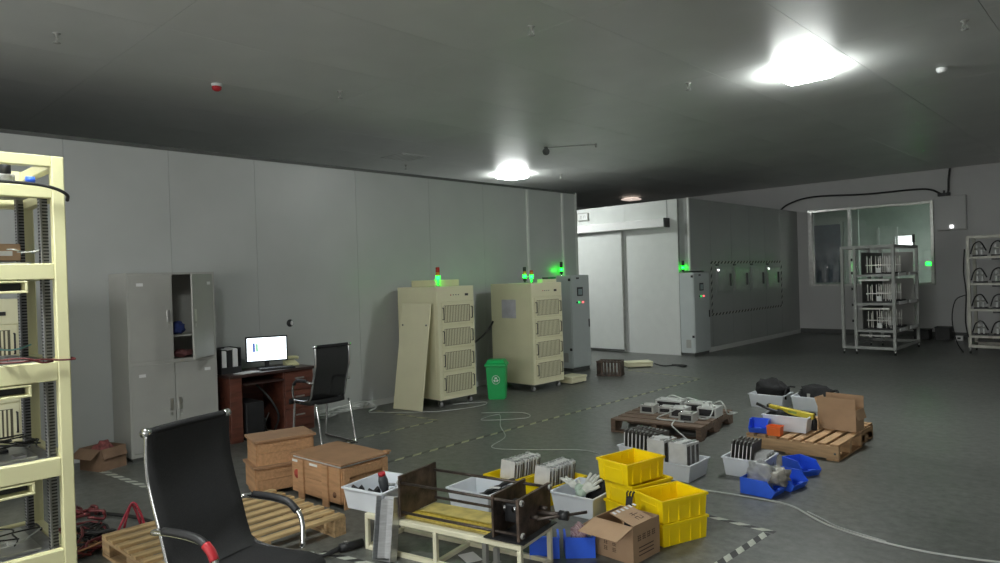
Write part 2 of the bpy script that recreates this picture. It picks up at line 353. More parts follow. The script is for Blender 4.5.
ex = thing('exit_sign', 'small green lit exit sign in the room behind the back window', 'sign', (-4.23, YB + 2.6, 1.66))
MB().bx(-0.12, 0.12, 0.0, 0.03, -0.05, 0.05).build('housing', WHITE, ex)
MB().bx(-0.10, 0.10, -0.006, 0.0, -0.035, 0.035).build('lit_face', LEDG, ex)
MB().bx(-0.01, 0.01, 0.0, 0.03, -1.66, -0.05).bx(-0.1, 0.1, -0.08, 0.1, -1.66, -1.64).build('stand', TRIM, ex)
bl = thing('ceiling_light', 'square ceiling light in the room behind the back window', 'ceiling light', (-3.0, YB + 2.4, 3.5))
MB().bx(-0.3, 0.3, -0.3, 0.3, -0.04, 0.0).build('housing', WHITE, bl)
MB().bx(-0.28, 0.28, -0.28, 0.28, -0.055, -0.04).build('diffuser', mat('lamp_diffuser_back_room', (1, 1, 1), 0.4, var=0, emit=45, ecol=(0.92, 1, 0.95)), bl)

# ------------------------------------------------------------------ test chamber (insulated booth)
CY = 12.3; CXS = -6.62; CH = 3.09
panelled_wall_y('wall_chamber_front', CY, [-12.9, -11.6, -10.4, -9.35, -8.05, -6.83], 0, CH, mat('chamber_front_panel', (0.66, 0.68, 0.66), 0.3, var=0.02), -1, 'white front wall of the test chamber')
c = struct(MB().bx(CXS - 0.075, CXS - 0.012, 12.36, YB, 1.66, CH).bx(CXS - 0.075, CXS - 0.012, 12.92, YB, 0, 1.66).build('wall_chamber_side', SEAM), 'panelled side wall of the test chamber, darkened for shade')
ys = [12.36, 13.25, 14.2, 15.1, 15.95, 16.88, YB]
for a, b_ in zip(ys[:-1], ys[1:]):
    if a < 12.5:
        MB().bx(CXS - 0.012, CXS, a, b_ - 0.003, 1.66, CH).bx(CXS - 0.012, CXS, 12.93, b_ - 0.003, 0, 1.66).build('panel', CHAMBER_SHADE, c)
    else: MB().bx(CXS - 0.012, CXS, a + 0.003, b_ - 0.003, 0, CH).build('panel', CHAMBER_SHADE, c)
struct(MB().bx(-6.83, CXS - 0.075, 12.36, 12.42, 1.66, CH).build('wall_chamber_corner', CHAMBER_SHADE), 'narrow recessed corner panel of the test chamber')
struct(MB().bx(CXS - 0.03, CXS + 0.012, 12.345, 12.385, 1.66, CH + 0.01).build('trim_5', TRIM), 'pale corner strip of the test chamber')
struct(MB().bx(-12.9, CXS - 0.075, CY + 0.07, YB, CH - 0.06, CH).build('ceiling_chamber', CHAMBER_SHADE), 'roof of the test chamber')
struct(MB().bx(CXS, CXS + 0.02, 12.93, YB - 0.02, 0, 0.09).build('baseboard_chamber', TRIM), 'pale skirting of the test chamber')
# sliding door
dr = struct(MB().bx(-9.5, -8.09, CY - 0.085, CY - 0.02, 0.03, 2.545).build('door_1', mat('chamber_door', (0.66, 0.68, 0.66), 0.3, var=0.02), bevel=0.004), 'white sliding door leaf of the test chamber')
MB().bx(-8.10, -8.085, CY - 0.09, CY - 0.015, 0.03, 2.545).build('edge_strip', ALU, dr)
MB().bx(-9.5, -8.09, CY - 0.095, CY - 0.085, 0.03, 0.06).build('bottom_seal', TRIMDARK, dr)
MB().bx(-9.3, -9.285, CY - 0.089, CY - 0.085, 0.06, 2.5).build('groove', SEAM, dr)
rb = struct(MB().bx(-9.6, -7.03, CY - 0.19, CY - 0.013, 2.55, 2.72).build('trim_6', mat('rail_cover', (0.9, 0.9, 0.89), 0.3, var=0.02), bevel=0.01), 'white box cover of the sliding door rail')
MB().bx(-7.03, -6.995, CY - 0.195, CY - 0.013, 2.54, 2.725).build('end_cap', BLACK, rb)
struct(MB().bx(-7.06, -7.045, CY - 0.02, CY - 0.011, 2.72, CH).build('trim_7', SEAM), 'dark joint strip above the door rail')
sg = tag(MB().bx(-9.24, -8.97, CY - 0.05, CY - 0.013, 2.84, 3.0).build('door_sign', WHITE), 'small white boxed sign on the chamber front above the door rail', 'sign')
MB().bx(-9.245, -8.965, CY - 0.056, CY - 0.05, 2.835, 2.85).bx(-9.245, -8.965, CY - 0.056, CY - 0.05, 2.99, 3.005).bx(-9.245, -9.23, CY - 0.056, CY - 0.05, 2.85, 2.99).bx(-8.98, -8.965, CY - 0.056, CY - 0.05, 2.85, 2.99).build('frame', STEELGREY, sg)
mk = MB()
for k, x in enumerate((-9.17, -9.13, -9.08, -9.04)):
    mk.bx(x, x + 0.012, CY - 0.053, CY - 0.05, 2.88, 2.94)
    if k % 2 == 0: mk.bx(x, x + 0.035, CY - 0.053, CY - 0.05, 2.935, 2.945)
mk.build('lettering', STEELGREY, sg)

# inspection hatches with hazard tape round them
ht = thing('hazard_tape_border', 'black and pale striped tape rectangle round the hatches on the chamber side', 'tape', (CXS + 0.0005, 15.06, 1.285))
def tape_dashes(par, p, q, wd, n, axis_n, m1):
    p = Vector(p); q = Vector(q); d = (q - p) / n
    for k in range(n):
        a = p + d * (k + 0.1); b2 = p + d * (k + 0.5)
        sl = Vector((0, 0, wd / 2)) if abs(d.y) > abs(d.z) else Vector((0, wd / 2, 0))
        sk = d * 0.22
        q4 = [a - sl - sk, b2 - sl - sk, b2 + sl + sk, a + sl + sk]
        MB()._add([v for v in q4] + [v + Vector((0.003, 0, 0)) for v in q4], [(0, 1, 2, 3), (7, 6, 5, 4), (0, 4, 5, 1), (1, 5, 6, 2), (2, 6, 7, 3), (3, 7, 4, 0)]).build('stripe', m1, par)
HY, HZ = 1.84, 0.535
MB().bx(0, 0.0015, -HY, HY, HZ - .02, HZ + .02).bx(0, 0.0015, -HY, HY, -HZ - .02, -HZ + .02).bx(0, 0.0015, -HY, -HY + .04, -HZ + .02, HZ - .02).bx(0, 0.0015, HY - .04, HY, -HZ + .02, HZ - .02).build('base_tape', mat('tape_grey', (0.5, 0.5, 0.46), 0.5), ht)
for z in (HZ, -HZ): tape_dashes(ht, (0.0016, -HY, z), (0.0016, HY, z), 0.05, 24, 0, TAPEB)
for y in (-HY + .02, HY - .02): tape_dashes(ht, (0.0016, y, -HZ + .03), (0.0016, y, HZ - .03), 0.05, 7, 0, TAPEB)
hl = ['steel hatch beside the control cabinet inside the taped rectangle', 'second steel hatch from the control cabinet inside the taped rectangle',
      'third steel hatch from the control cabinet inside the taped rectangle', 'steel hatch at the window end of the taped rectangle']
for k, y in enumerate((13.42, 14.24, 15.1, 15.98)):
    h = thing('inspection_hatch', hl[k], 'hatch', (CXS, y, 1.2), group='hatches on the chamber side')
    MB().bx(0.0, 0.02, 0, 0.72, -0.02, 0.52).build('frame', CHAMBER_SHADE, h, bevel=0.004)
    MB().bx(0.02, 0.03, 0.05, 0.67, 0.03, 0.47).build('cover', mat('hatch_steel', (0.40, 0.41, 0.40), 0.35, 0.3, var=0.08), h)
    MB().bx(0.03, 0.06, 0.60, 0.63, 0.12, 0.38).build('handle', TRIMDARK, h)
    MB().bx(0.0, 0.025, 0.02, 0.12, 0.55, 0.585).build('latch', TRIMDARK, h)
    if k in (0, 3): MB().box((0.03, 0.08, 0.46), (0.02, 0.035, 0.035)).build('indicator', LEDW, h)

# ------------------------------------------------------------------ ceiling luminaires and fittings
def luminaire(x, y, m_, label, s=0.5):
    t = thing('ceiling_light', label, 'ceiling light', (x, y, ZC))
    MB().bx(-s / 2 + .06, s / 2 - .06, -s / 2 + .06, s / 2 - .06, -0.02, -0.001).build('housing', WHITE, t)
    b = MB(); rg = [quadring(s / 2 - .09, s / 2 - .09, -.02), quadring(s / 2 - .03, s / 2 - .03, -.05), quadring(s / 2 - .01, s / 2 - .01, -.065), quadring(s / 2 - .05, s / 2 - .05, -.09)]
    b._add(sum(rg, []), [(3, 2, 1, 0), (12, 13, 14, 15)] + [(i * 4 + k, i * 4 + (k + 1) % 4, i * 4 + 4 + (k + 1) % 4, i * 4 + 4 + k) for i in range(3) for k in range(4)])
    b.build('diffuser', m_, t)
    return t
luminaire(-2.69, 7.61, LAMP, 'bright square ceiling light above the pallets')
luminaire(-9.53, 10.47, LAMP, 'bright square ceiling light above the corridor behind the partition')
luminaire(-10.5, 16.4, LAMPDIM, 'dim warm ceiling light above the chamber roof', 0.44)
luminaire(-2.69, 0.3, LAMP, 'unseen square ceiling light added above the yellow rack')  # added lamp out of view, lights the near objects

def sprinkler(x, y, label):
    t = thing('sprinkler_head', label, 'sprinkler', (x, y, ZC), group='sprinkler heads on the ceiling')
    MB().lathe([(0.03, -0.001), (0.03, -0.008), (0.012, -0.012), (0.012, -0.04)], 12).build('body', STEELGREY, t)
    b = MB().tube([(0.012, 0, -0.035), (0.022, 0, -0.055), (0.004, 0, -0.078)], 0.004, 5).tube([(-0.012, 0, -0.035), (-0.022, 0, -0.055), (-0.004, 0, -0.078)], 0.004, 5)
    b.build('yoke', STEELGREY, t)
    MB().lathe([(0.028, -0.078), (0.028, -0.083)], 12).build('deflector', STEELGREY, t)
for x, y in ((-6.48, 1.64), (-6.49, 4.35), (-3.78, 4.45), (-1.17, 7.19), (-3.76, 7.10), (-9.9, 8.0), (-9.0, 11.4)):
    sprinkler(x, y, 'small metal sprinkler head hanging from the ceiling')
t = thing('smoke_detector', 'red fire detector on the ceiling over the partition', 'detector', (-7.07, 3.23, ZC))
MB().lathe([(0.055, -0.001), (0.055, -0.02), (0.045, -0.03)], 16).build('base', WHITE, t)
MB().lathe([(0.05, -0.03), (0.045, -0.06), (0.02, -0.075), (0.01, -0.075)], 16).build('lens', RED, t)
t = thing('alarm_sounder', 'grey round sensor with conduit on the ceiling near the partition end', 'sensor', (-7.2, 8.75, ZC))
MB().lathe([(0.03, -0.001), (0.03, -0.03), (0.055, -0.05), (0.06, -0.08), (0.045, -0.12), (0.015, -0.135)], 16).build('bulb', TRIMDARK, t)
MB().cyl((0.03, 0.02, -0.012), (0.68, 0.44, -0.012), 0.008, 6).build('conduit', STEELGREY, t)
MB().lathe([(0.014, -0.001), (0.014, -0.06)], 8, c=(0.68, 0.44, 0)).build('drop_nipple', STEELGREY, t)
t = thing('smoke_detector', 'white round smoke detector on the ceiling beyond the bright light', 'detector', (-1.64, 8.74, ZC))
MB().lathe([(0.055, -0.001), (0.055, -0.02), (0.04, -0.045), (0.02, -0.05)], 16).build('body', WHITE, t)
t = thing('ceiling_vent', 'flush square vent in the ceiling behind the partition', 'vent', (-9.28, 7.49, ZC), )
MB().bx(-0.3, 0.3, -0.3, 0.3, -0.012, -0.001).build('frame', CEIL, t)
for k in range(6): MB().bx(-0.26, 0.26, -0.25 + k * 0.09, -0.2 + k * 0.09, -0.02, -0.012).build('slat', CEIL, t)

# round hole in the partition with a cable stub
t = thing('cable_hole', 'round black cable hole in the partition above the desk', 'hole', (XL, 4.25, 1.18), rot=(0, R(90), 0))
MB().lathe([(0.045, 0.0005), (0.045, 0.004)], 20).build('dark_opening', BLACK, t)
MB().blob((0.0, 0.022, 0.006), (0.06, 0.035, 0.012), 3, 0.2).build('filler', PAPER, t)

# ------------------------------------------------------------------ floor marking tape
def floor_line(p, q, n, wd, m1, label, base=True, fill=0.55):
    p = Vector((*p, 0)); q = Vector((*q, 0)); d = q - p; l = d.length; ang = math.atan2(d.y, d.x)
    t = thing('floor_tape', label, 'floor tape', (p.x, p.y, 0), ang, 'floor marking tapes')
    if base: MB().bx(0, l, -wd / 2, wd / 2, 0.0003, 0.001).build('base_strip', TAPEB if m1 is TAPEW else mat('tape_worn', (0.06, 0.063, 0.058), 0.5), t)
    st = l / n; src = None
    for k in range(n):
        if src is None:
            a = st * fill; sl = min(wd * 1.1, st * 0.45)
            src = MB().prism([(0, -wd / 2), (a, -wd / 2), (a + sl, wd / 2), (sl, wd / 2)], 0.001, 0.002, 'z').build('stripe', m1, t)
            src.location = (0, 0, 0)
        else: piece(src, (k * st, 0, 0), t)
floor_line((-5.1, 2.6), (-5.1, 9.72), 34, 0.05, TAPEY, 'long dashed tape line running along the floor past the green bin', fill=0.5)
floor_line((-5.12, 9.75), (-7.2, 10.1), 11, 0.05, TAPEY, 'dashed tape line running from the long line to the grey control cabinet', fill=0.5)
floor_line((-6.12, 3.2), (-6.12, 5.28), 10, 0.045, TAPEY, 'dashed tape line beside the desk chair', fill=0.6)
floor_line((-6.12, 5.3), (-7.3, 5.24), 6, 0.045, TAPEY, 'short dashed tape line in front of the leaning cream panel', fill=0.55)
floor_line((-7.36, 1.97), (-4.9, 2.2), 19, 0.06, TAPEW, 'striped tape line running from the old carton by the cabinet', base=False, fill=0.5)
floor_line((-3.74, 2.27), (-2.9, 2.45), 6, 0.048, TAPEW, 'striped tape line under the low bench', fill=0.5)
floor_line((-2.5, 4.3), (-1.76, 4.27), 5, 0.048, TAPEW, 'striped tape line behind the yellow crates', fill=0.5)
floor_line((-1.795, 4.235), (-1.84, 2.9), 9, 0.048, TAPEW, 'striped tape line running alongside the stack of two yellow crates', fill=0.5)

# ------------------------------------------------------------------ cream charging cabinets
def stack_light(name, loc, segs, label, h0=0.03):
    t = thing(name, label, 'signal light', loc, group='stack lights on the cabinets')
    MB().lathe([(0.03, 0), (0.03, 0.008), (0.012, 0.012), (0.012, h0)], 12).build('stem', CHROME, t)
    z = h0
    for k, m_ in enumerate(segs):
        MB().lathe([(0.024, z), (0.026, z + 0.004), (0.026, z + 0.042), (0.024, z + 0.046)], 14).build('lens', m_, t); z += 0.047
    MB().lathe([(0.026, z), (0.026, z + 0.012), (0.018, z + 0.018)], 14).build('cap', segs[-1] if segs[-1] is BLACK else REDL, t)
    return t

def charging_cabinet(x0, x1, y0, y1, h, label):
    """front faces +x"""
    t = thing('charging_cabinet', label, 'cabinet', ((x0 + x1) / 2, (y0 + y1) / 2, 0), group='cream charging cabinets')
    W = x1 - x0; D_ = y1 - y0; X = W / 2; Y = D_ / 2; zb = 0.10
    MB().bx(-X, X - 0.012, -Y, Y, zb, h).build('body', CREAM2, t, bevel=0.006)
    MB().bx(-X + 0.05, X - 0.06, -Y - 0.004, -Y, zb + 0.05, h - 0.06).build('side_panel', CREAM2, t, bevel=0.003)
    fp = MB().bx(X - 0.012, X, -Y, Y, h - 0.20, h).build('top_panel', CREAM2, t, bevel=0.004)
    for k in range(4): MB().bx(X, X + 0.006, -0.10 + k * 0.045, -0.088 + k * 0.045, h - 0.12, h - 0.107).build('switch', RED if k < 1 else TRIMDARK, fp)
    MB().bx(X, X + 0.01, 0.16, 0.21, h - 0.13, h - 0.1).build('power_switch', BLACK, fp)
    n = 4; dh = (h - 0.2 - zb - 0.05) / n
    MB().bx(X - 0.012, X, -Y, Y, zb, zb + 0.05).bx(X - 0.012, X - 0.001, -Y, -Y + 0.055, zb + 0.05, h - 0.2).bx(X - 0.012, X - 0.001, Y - 0.035, Y, zb + 0.05, h - 0.2).build('front_frame', CREAM2, t)
    for k in range(n):
        z0 = zb + 0.05 + k * dh + 0.006; z1 = z0 + dh - 0.012
        d_ = MB().bx(X - 0.012, X + 0.004, -Y + 0.058, Y - 0.038, z0, z1).build('drawer_front', CREAM2, t, bevel=0.003)
        MB().bx(X + 0.004, X + 0.0055, -Y + 0.10, Y - 0.085, z0 + 0.03, z1 - 0.04).build('slit_shade_sheet', GRILLESHADE, d_)
        g = MB(); m_ = 16; a = -Y + 0.105; b_ = Y - 0.09; s_ = (b_ - a) / m_
        for i in range(m_): g.bx(X + 0.0055, X + 0.010, a + i * s_, a + i * s_ + s_ * 0.5, z0 + 0.035, z1 - 0.045)
        g.build('grille', CREAM2, d_)
        for yy in (-Y + 0.075, Y - 0.06):
            MB().tube([(X + 0.004, yy, z0 + 0.07), (X + 0.03, yy, z0 + 0.07), (X + 0.03, yy, z1 - 0.07), (X + 0.004, yy, z1 - 0.07)], 0.007, 6).build('handle', BLACK, d_)
    for sx in (-X + 0.07, X - 0.07):
        for sy in (-Y + 0.06, Y - 0.06):
            c_ = MB().bx(sx - 0.03, sx + 0.03, sy - 0.03, sy + 0.03, 0.085, 0.10).bx(sx - 0.016, sx + 0.016, sy - 0.02, sy - 0.015, 0.03, 0.085).bx(sx - 0.016, sx + 0.016, sy + 0.015, sy + 0.02, 0.03, 0.085).build('castor', CHROME, t)
            MB().cyl((sx, sy - 0.014, 0.037), (sx, sy + 0.014, 0.037), 0.037, 14).build('wheel', mat('grey_wheel', (0.3, 0.3, 0.3), 0.5), c_)
    return t
c1 = charging_cabinet(-7.46, -6.64, 5.81, 6.45, 1.555, 'cream cabinet with four vented drawers and a loose panel against its side')
c2 = charging_cabinet(-7.25, -6.435, 7.40, 8.08, 1.553, 'cream cabinet with four vented drawers and a paper sheet on its side')
c3 = charging_cabinet(-7.36, -6.6, 0.72, 1.36, 1.60, 'cream cabinet with vented drawers half hidden behind the yellow rack')
MB().bx(-0.18, 0.10, -0.346, -0.3442, 1.05, 1.32).build('paper_sheet', mat('lilac_paper', (0.55, 0.54, 0.60), 0.8), c2)
# loose side panel leaning on cabinet 1
t = thing('loose_panel', 'loose cream sheet-metal panel leaning against the cabinet side', 'panel', (-6.915, 5.49, 0.003), rot=(R(-10.0), 0, R(9)))
MB().bx(-0.245, 0.245, -0.01, 0.01, 0.0, 1.36).build('sheet', CREAM2, t, bevel=0.004)
for x in (-0.2, 0.2): MB().cyl((x, -0.016, 1.08), (x, -0.009, 1.08), 0.012, 10).build('lock', TRIMDARK, t)
t = thing('meter_box', 'flat cream instrument box lying on the cabinet with the loose panel', 'instrument', (-6.93, 6.04, 1.557), R(4))
MB().bx(-0.26, 0.2, -0.2, 0.24, 0, 0.085).build('case', CREAM, t, bevel=0.006)
MB().cyl((-0.2, -0.197, 0.038), (-0.2, -0.19, 0.038), 0.018, 12).build('knob', BLACK, t)
for k in range(5): MB().bx(-0.12 + k * 0.05, -0.1 + k * 0.05, -0.194, -0.19, 0.03, 0.045).build('socket', TRIMDARK, t)
stack_light('stack_light', (-6.69, 5.87, 1.557), [LEDG, AMBER, REDL], 'stack light with red, amber and green lenses on the cabinet with the loose panel', 0.09)
stack_light('stack_light', (-6.48, 7.46, 1.555), [LEDG, AMBER], 'brightly lit green stack light on the cabinet with the paper sheet', 0.07)
stack_light('stack_light', (-6.75, 7.62, 1.555), [BLACK, LEDG, AMBER, BLACK], 'slim dark stack light behind the bright green one', 0.03)
t = thing('terminal_strip', 'small cream terminal box with green plugs on the cabinet top', 'terminal box', (-6.53, 7.86, 1.555))
MB().bx(-0.05, 0.05, -0.16, 0.16, 0, 0.05).build('case', CREAM2, t)
for k in range(5): MB().bx(0.03, 0.06, -0.14 + k * 0.06, -0.1 + k * 0.06, 0.05, 0.075).build('plug', GREENL if k > 1 else BLACK, t)
b = MB().tube([(-7.2, 7.385, 1.0), (-7.25, 7.3, 0.85), (-7.2, 7.0, 0.72), (-7.1, 6.7, 0.72), (-7.0, 6.47, 0.75)], 0.014, 7, sub=5)
tag(b.build('power_cable', BCORD), 'black power cable hanging between the two cream cabinets', 'cable')

# green wheelie bin
t = thing('dustbin', 'green plastic waste bin with a white recycling mark', 'bin', (-6.55, 6.76, 0), R(36))
b = MB(); v = quadring(.115, .10, 0.0) + quadring(.135, .125, .45); b._add(v, [(3, 2, 1, 0), (4, 5, 6, 7)] + [(k, (k + 1) % 4, 4 + (k + 1) % 4, 4 + k) for k in range(4)])
b.build('body', GREEN, t, bevel=0.012, seg=2)
MB().bx(-0.15, 0.15, -0.14, 0.14, 0.45, 0.485).build('rim', GREEN, t, bevel=0.006)
b = MB(); v = quadring(.14, .135, .485) + quadring(.11, .10, .535); b._add(v, [(3, 2, 1, 0), (4, 5, 6, 7)] + [(k, (k + 1) % 4, 4 + (k + 1) % 4, 4 + k) for k in range(4)])
b.build('lid', GREEN, t, bevel=0.01)
MB().tube([(-0.1, 0.15, 0.46), (-0.1, 0.175, 0.47), (0.1, 0.175, 0.47), (0.1, 0.15, 0.46)], 0.01, 6).build('handle', GREEN, t)
yf = -0.1185
b = MB(); pts = [(0.052 * math.cos(a * math.pi / 12), yf - 0.001 - 0.0, 0.27 + 0.058 * math.sin(a * math.pi / 12)) for a in range(25)]
pts = [(p[0], -0.10 - 0.025 * p[2] / 0.45 - 0.003, p[2]) for p in pts]
b.tube(pts, 0.0035, 5)
rs = b.build('recycling_mark', WHITE, t)
b = MB()
for k in range(3):
    a = R(90 + 120 * k); c_ = Vector((0.02 * math.cos(a), 0, 0.27 + 0.022 * math.sin(a)))
    M = Matrix.Translation(c_) @ Matrix.Rotation(-a, 4, 'Y')
    b.prism([(-0.012, -0.016), (0.012, -0.016), (0.012, 0.008), (0.02, 0.008), (0.0, 0.022), (-0.01, 0.008)], -0.1215, -0.116, 'y', M)
b.build('arrows', WHITE, t)

# ------------------------------------------------------------------ grey control cabinets
def control_cabinet(x0, x1, y0, y1, h, label, plinth=True):
    t = thing('control_cabinet', label, 'cabinet', ((x0 + x1) / 2, (y0 + y1) / 2, 0), group='grey control cabinets')
    X = (x1 - x0) / 2; Y = (y1 - y0) / 2
    MB().bx(-X, X - 0.02, -Y, Y, 0.06, h).build('body', CTRL, t, bevel=0.005)
    MB().bx(-X + 0.02, X - 0.03, -Y + 0.015, Y - 0.015, 0, 0.06).build('plinth', TRIMDARK, t)
    d_ = MB().bx(X - 0.02, X, -Y + 0.006, Y - 0.006, 0.07, h - 0.008).build('door', CTRL, t, bevel=0.004)
    MB().bx(X, X + 0.012, -0.10, 0.05, h - 0.36, h - 0.21).build('screen_bezel', BLACK, d_)
    MB().bx(X + 0.012, X + 0.014, -0.08, 0.03, h - 0.34, h - 0.24).build('screen', mat('panel_screen', (0.25, 0.32, 0.32), 0.3, emit=0.06), d_)
    for k, m_ in enumerate((BLACK, LEDGD, WHITE, LEDR)):
        MB().cyl((X, -0.11 + k * 0.055, h - 0.47), (X + 0.014, -0.11 + k * 0.055, h - 0.47), 0.016, 10).build('button', m_, d_)
    MB().bx(X, X + 0.014, Y - 0.05, Y - 0.03, h * 0.45, h * 0.45 + 0.14).build('handle', BLACK, d_)
    MB().bx(X, X + 0.004, -0.12, -0.04, h - 0.07, h - 0.04).build('nameplate', BLACK, d_)
    MB().bx(-0.04, 0.06, -Y - 0.004, -Y, 0.16, 0.32).build('side_vent', STEELGREY, t)
    for z in (0.36, h - 0.1): MB().bx(X - 0.06, X - 0.015, -Y - 0.012, -Y, z, z + 0.045).build('hinge', BLACK, t)
    return t
control_cabinet(-7.525, -7.2, 9.31, 9.82, 1.65, 'grey control cabinet with a small screen at the end of the partition')
control_cabinet(-6.80, -6.49, 12.25, 12.88, 1.63, 'grey control cabinet with a small screen at the corner of the test chamber')
stack_light('stack_light', (-7.45, 9.37, 1.651), [BLACK, LEDG, BLACK, BLACK], 'green lit stack light on the control cabinet at the partition end', 0.03)
stack_light('stack_light', (-6.74, 12.30, 1.631), [BLACK, LEDG, BLACK, BLACK], 'green lit stack light on the control cabinet at the chamber corner', 0.03)

# small things on the floor by the chamber
t = thing('wire_crate', 'dark open metal crate standing on the floor before the chamber door', 'crate', (-6.48, 9.35, 0), R(20))
for sy in (-0.12, 0.12):
    for k in range(7): MB().bx(-0.18 + k * 0.055, -0.155 + k * 0.055, sy - 0.006, sy + 0.006, 0.03, 0.22).build('bar', DARKSTEEL, t)
MB().bx(-0.2, 0.2, -0.13, 0.13, 0.0, 0.03).build('base', DARKSTEEL, t)
MB().bx(-0.2, 0.2, -0.13, -0.11, 0.22, 0.245).bx(-0.2, 0.2, 0.11, 0.13, 0.22, 0.245).bx(-0.2, -0.18, -0.11, 0.11, 0.02, 0.24).bx(0.18, 0.2, -0.11, 0.11, 0.02, 0.24).build('frame', DARKSTEEL, t)
def flat_box(loc, rz, w_, d, h, label):
    t = thing('flat_case', label, 'case', loc, rz)
    MB().bx(-w_ / 2, w_ / 2, -d / 2, d / 2, 0.012, h * 0.7).build('body', CREAM2, t, bevel=0.006)
    MB().bx(-w_ / 2 - .008, w_ / 2 + .008, -d / 2 - .008, d / 2 + .008, h * 0.7, h).build('lid', CREAM2, t, bevel=0.006)
    for sx in (-1, 1):
        for sy in (-1, 1): MB().bx(sx * (w_ / 2 - .04) - .015, sx * (w_ / 2 - .04) + .015, sy * (d / 2 - .04) - .015, sy * (d / 2 - .04) + .015, 0, 0.012).build('foot', BLACK, t)
flat_box((-6.66, 10.45, 0), R(50), 0.46, 0.26, 0.10, 'flat cream case on the floor before the chamber door')
flat_box((-6.55, 8.42, 0), R(0), 0.28, 0.36, 0.11, 'flat cream case on the floor behind the cream cabinet')
b = MB().tube([(-6.43, 10.62, 0.05), (-6.3, 10.7, 0.012), (-6.15, 10.85, 0.012), (-5.95, 10.75, 0.012), (-6.0, 10.95, 0.012), (-6.25, 10.9, 0.012)], 0.011, 6, sub=5)
tag(b.build('black_cable', BCORD), 'black cable trailing from the flat case before the chamber door', 'cable')

# ------------------------------------------------------------------ grey steel filing cabinet
t = thing('filing_cabinet', 'tall grey steel cabinet with four doors, one ajar', 'cabinet', (-7.285, 2.70, 0))
X = 0.245; Y = 0.42; H = 1.80
MB().bx(-X, X - 0.02, -Y, -Y + 0.012, 0.04, H).bx(-X, X - 0.02, Y - 0.012, Y, 0.04, H).bx(-X, -X + 0.012, -Y + .012, Y - .012, 0.04, H).bx(-X + .012, X - 0.021, -Y + .012, Y - .012, H - 0.012, H).bx(-X + .012, X - 0.021, -Y + .012, Y - .012, 0.04, 0.06).bx(-X + .012, X - 0.021, -Y + .012, Y - .012, 0.915, 0.94).build('body', STEELGREY, t)
MB().bx(X - 0.02, X, -Y, -Y + 0.018, 0.04, H).bx(X - 0.02, X, Y - 0.018, Y, 0.04, H).bx(X - 0.02, X, -Y + .018, Y - .018, H - 0.02, H).bx(X - 0.02, X, -Y + .018, Y - .018, 0.04, 0.075).bx(X - 0.02, X, -Y + .018, Y - .018, 0.91, 0.945).build('front_frame', STEELGREY, t)
MB().bx(-X + 0.02, X - 0.03, -Y + 0.02, Y - 0.02, 0, 0.04).build('plinth', TRIMDARK, t)
MB().bx(-X + 0.012, X - 0.04, -Y + 0.012, Y - 0.012, 1.16, 1.175).build('shelf', STEELGREY, t)
MB().bx(-X + 0.012, X - 0.04, -Y + 0.012, Y - 0.012, 0.5, 0.515).build('shelf', STEELGREY, t)
def cab_door(z0, z1, side, ang, wd):
    """side -1: hinged on the low-y side, +1: hinged on the high-y side"""
    d_ = MB().bx(-0.018, 0.0, 0 if side < 0 else -wd, wd if side < 0 else 0, z0, z1).build('door', STEELGREY, t, bevel=0.003)
    d_.location = (X + 0.001, side * (Y - 0.018), 0); d_.rotation_euler = (0, 0, ang)
    yh = (wd - 0.04) if side < 0 else -(wd - 0.04); zh = (z0 + z1) / 2
    h_ = MB().bx(0, 0.006, yh - 0.02, yh + 0.02, zh - 0.05, zh + 0.07).build('handle', ALU, d_, bevel=0.003)
    MB().bx(0, 0.004, yh - 0.01, yh + 0.01, zh - 0.1, zh - 0.07).build('lock', ALU, d_)
    yl = 0.1 if side < 0 else -0.08
    MB().bx(0, 0.002, yl - 0.03, yl + 0.03, z1 - 0.11, z1 - 0.08).build('label_sticker', PAPER, d_)
cab_door(0.945, 1.78, -1, 0, 0.40); cab_door(0.945, 1.78, 1, R(38), 0.385)
cab_door(0.078, 0.908, -1, 0, 0.40); cab_door(0.078, 0.908, 1, 0, 0.398)
def bundle(loc, d, m_, label, seed, name='cloth_bundle', cat='bundle'):
    cr_ = cat == 'bag' and m_ is not BLACKFAB
    return tag(MB().blob((0, 0, d[2] / 2), d, seed, 0.6 if cr_ else 0.35, 3.4 if cr_ else 2.2, floor=0).build(name, m_, loc=loc), label, cat)
bundle((-7.2, 2.8, 1.176), (0.14, 0.14, 0.13), mat('blue_cloth', (0.03, 0.05, 0.2), 0.9), 'blue bundle on the shelf of the open grey cabinet', 1)
bundle((-7.2, 2.84, 0.941), (0.2, 0.2, 0.08), mat('maroon', (0.14, 0.05, 0.05), 0.8), 'dark red folded cloth in the open grey cabinet', 2)

# ------------------------------------------------------------------ desk and what stands on it
t = thing('office_desk', 'dark reddish wooden desk with drawers against the partition', 'desk', (-7.245, 3.72, 0))
DX = 0.27; DY = 0.50
MB().bx(-DX, DX, -DY, DY, 0.68, 0.71).build('desktop', DESKTOP, t, bevel=0.004)
MB().bx(-DX + 0.02, DX - 0.02, -DY + 0.01, -DY + 0.14, 0, 0.68).build('side_panel', DESKW, t, bevel=0.003)
pd = MB().bx(-DX + 0.02, DX - 0.03, 0.12, DY - 0.01, 0, 0.68).build('pedestal', DESKW, t, bevel=0.003)
for k in range(3):
    z0 = 0.06 + k * 0.205
    dd = MB().bx(DX - 0.03, DX - 0.012, 0.13, DY - 0.02, z0, z0 + 0.195).build('drawer', DESKW, pd, bevel=0.003)
for k in range(3):
    z0 = 0.06 + k * 0.205
    MB().bx(DX - 0.012, DX - 0.002, 0.25, 0.36, z0 + 0.12, z0 + 0.135).build('handle', ALU, pd)
MB().bx(-DX + 0.02, -DX + 0.04, -DY + 0.14, 0.12, 0.25, 0.68).build('modesty_panel', DESKW, t)
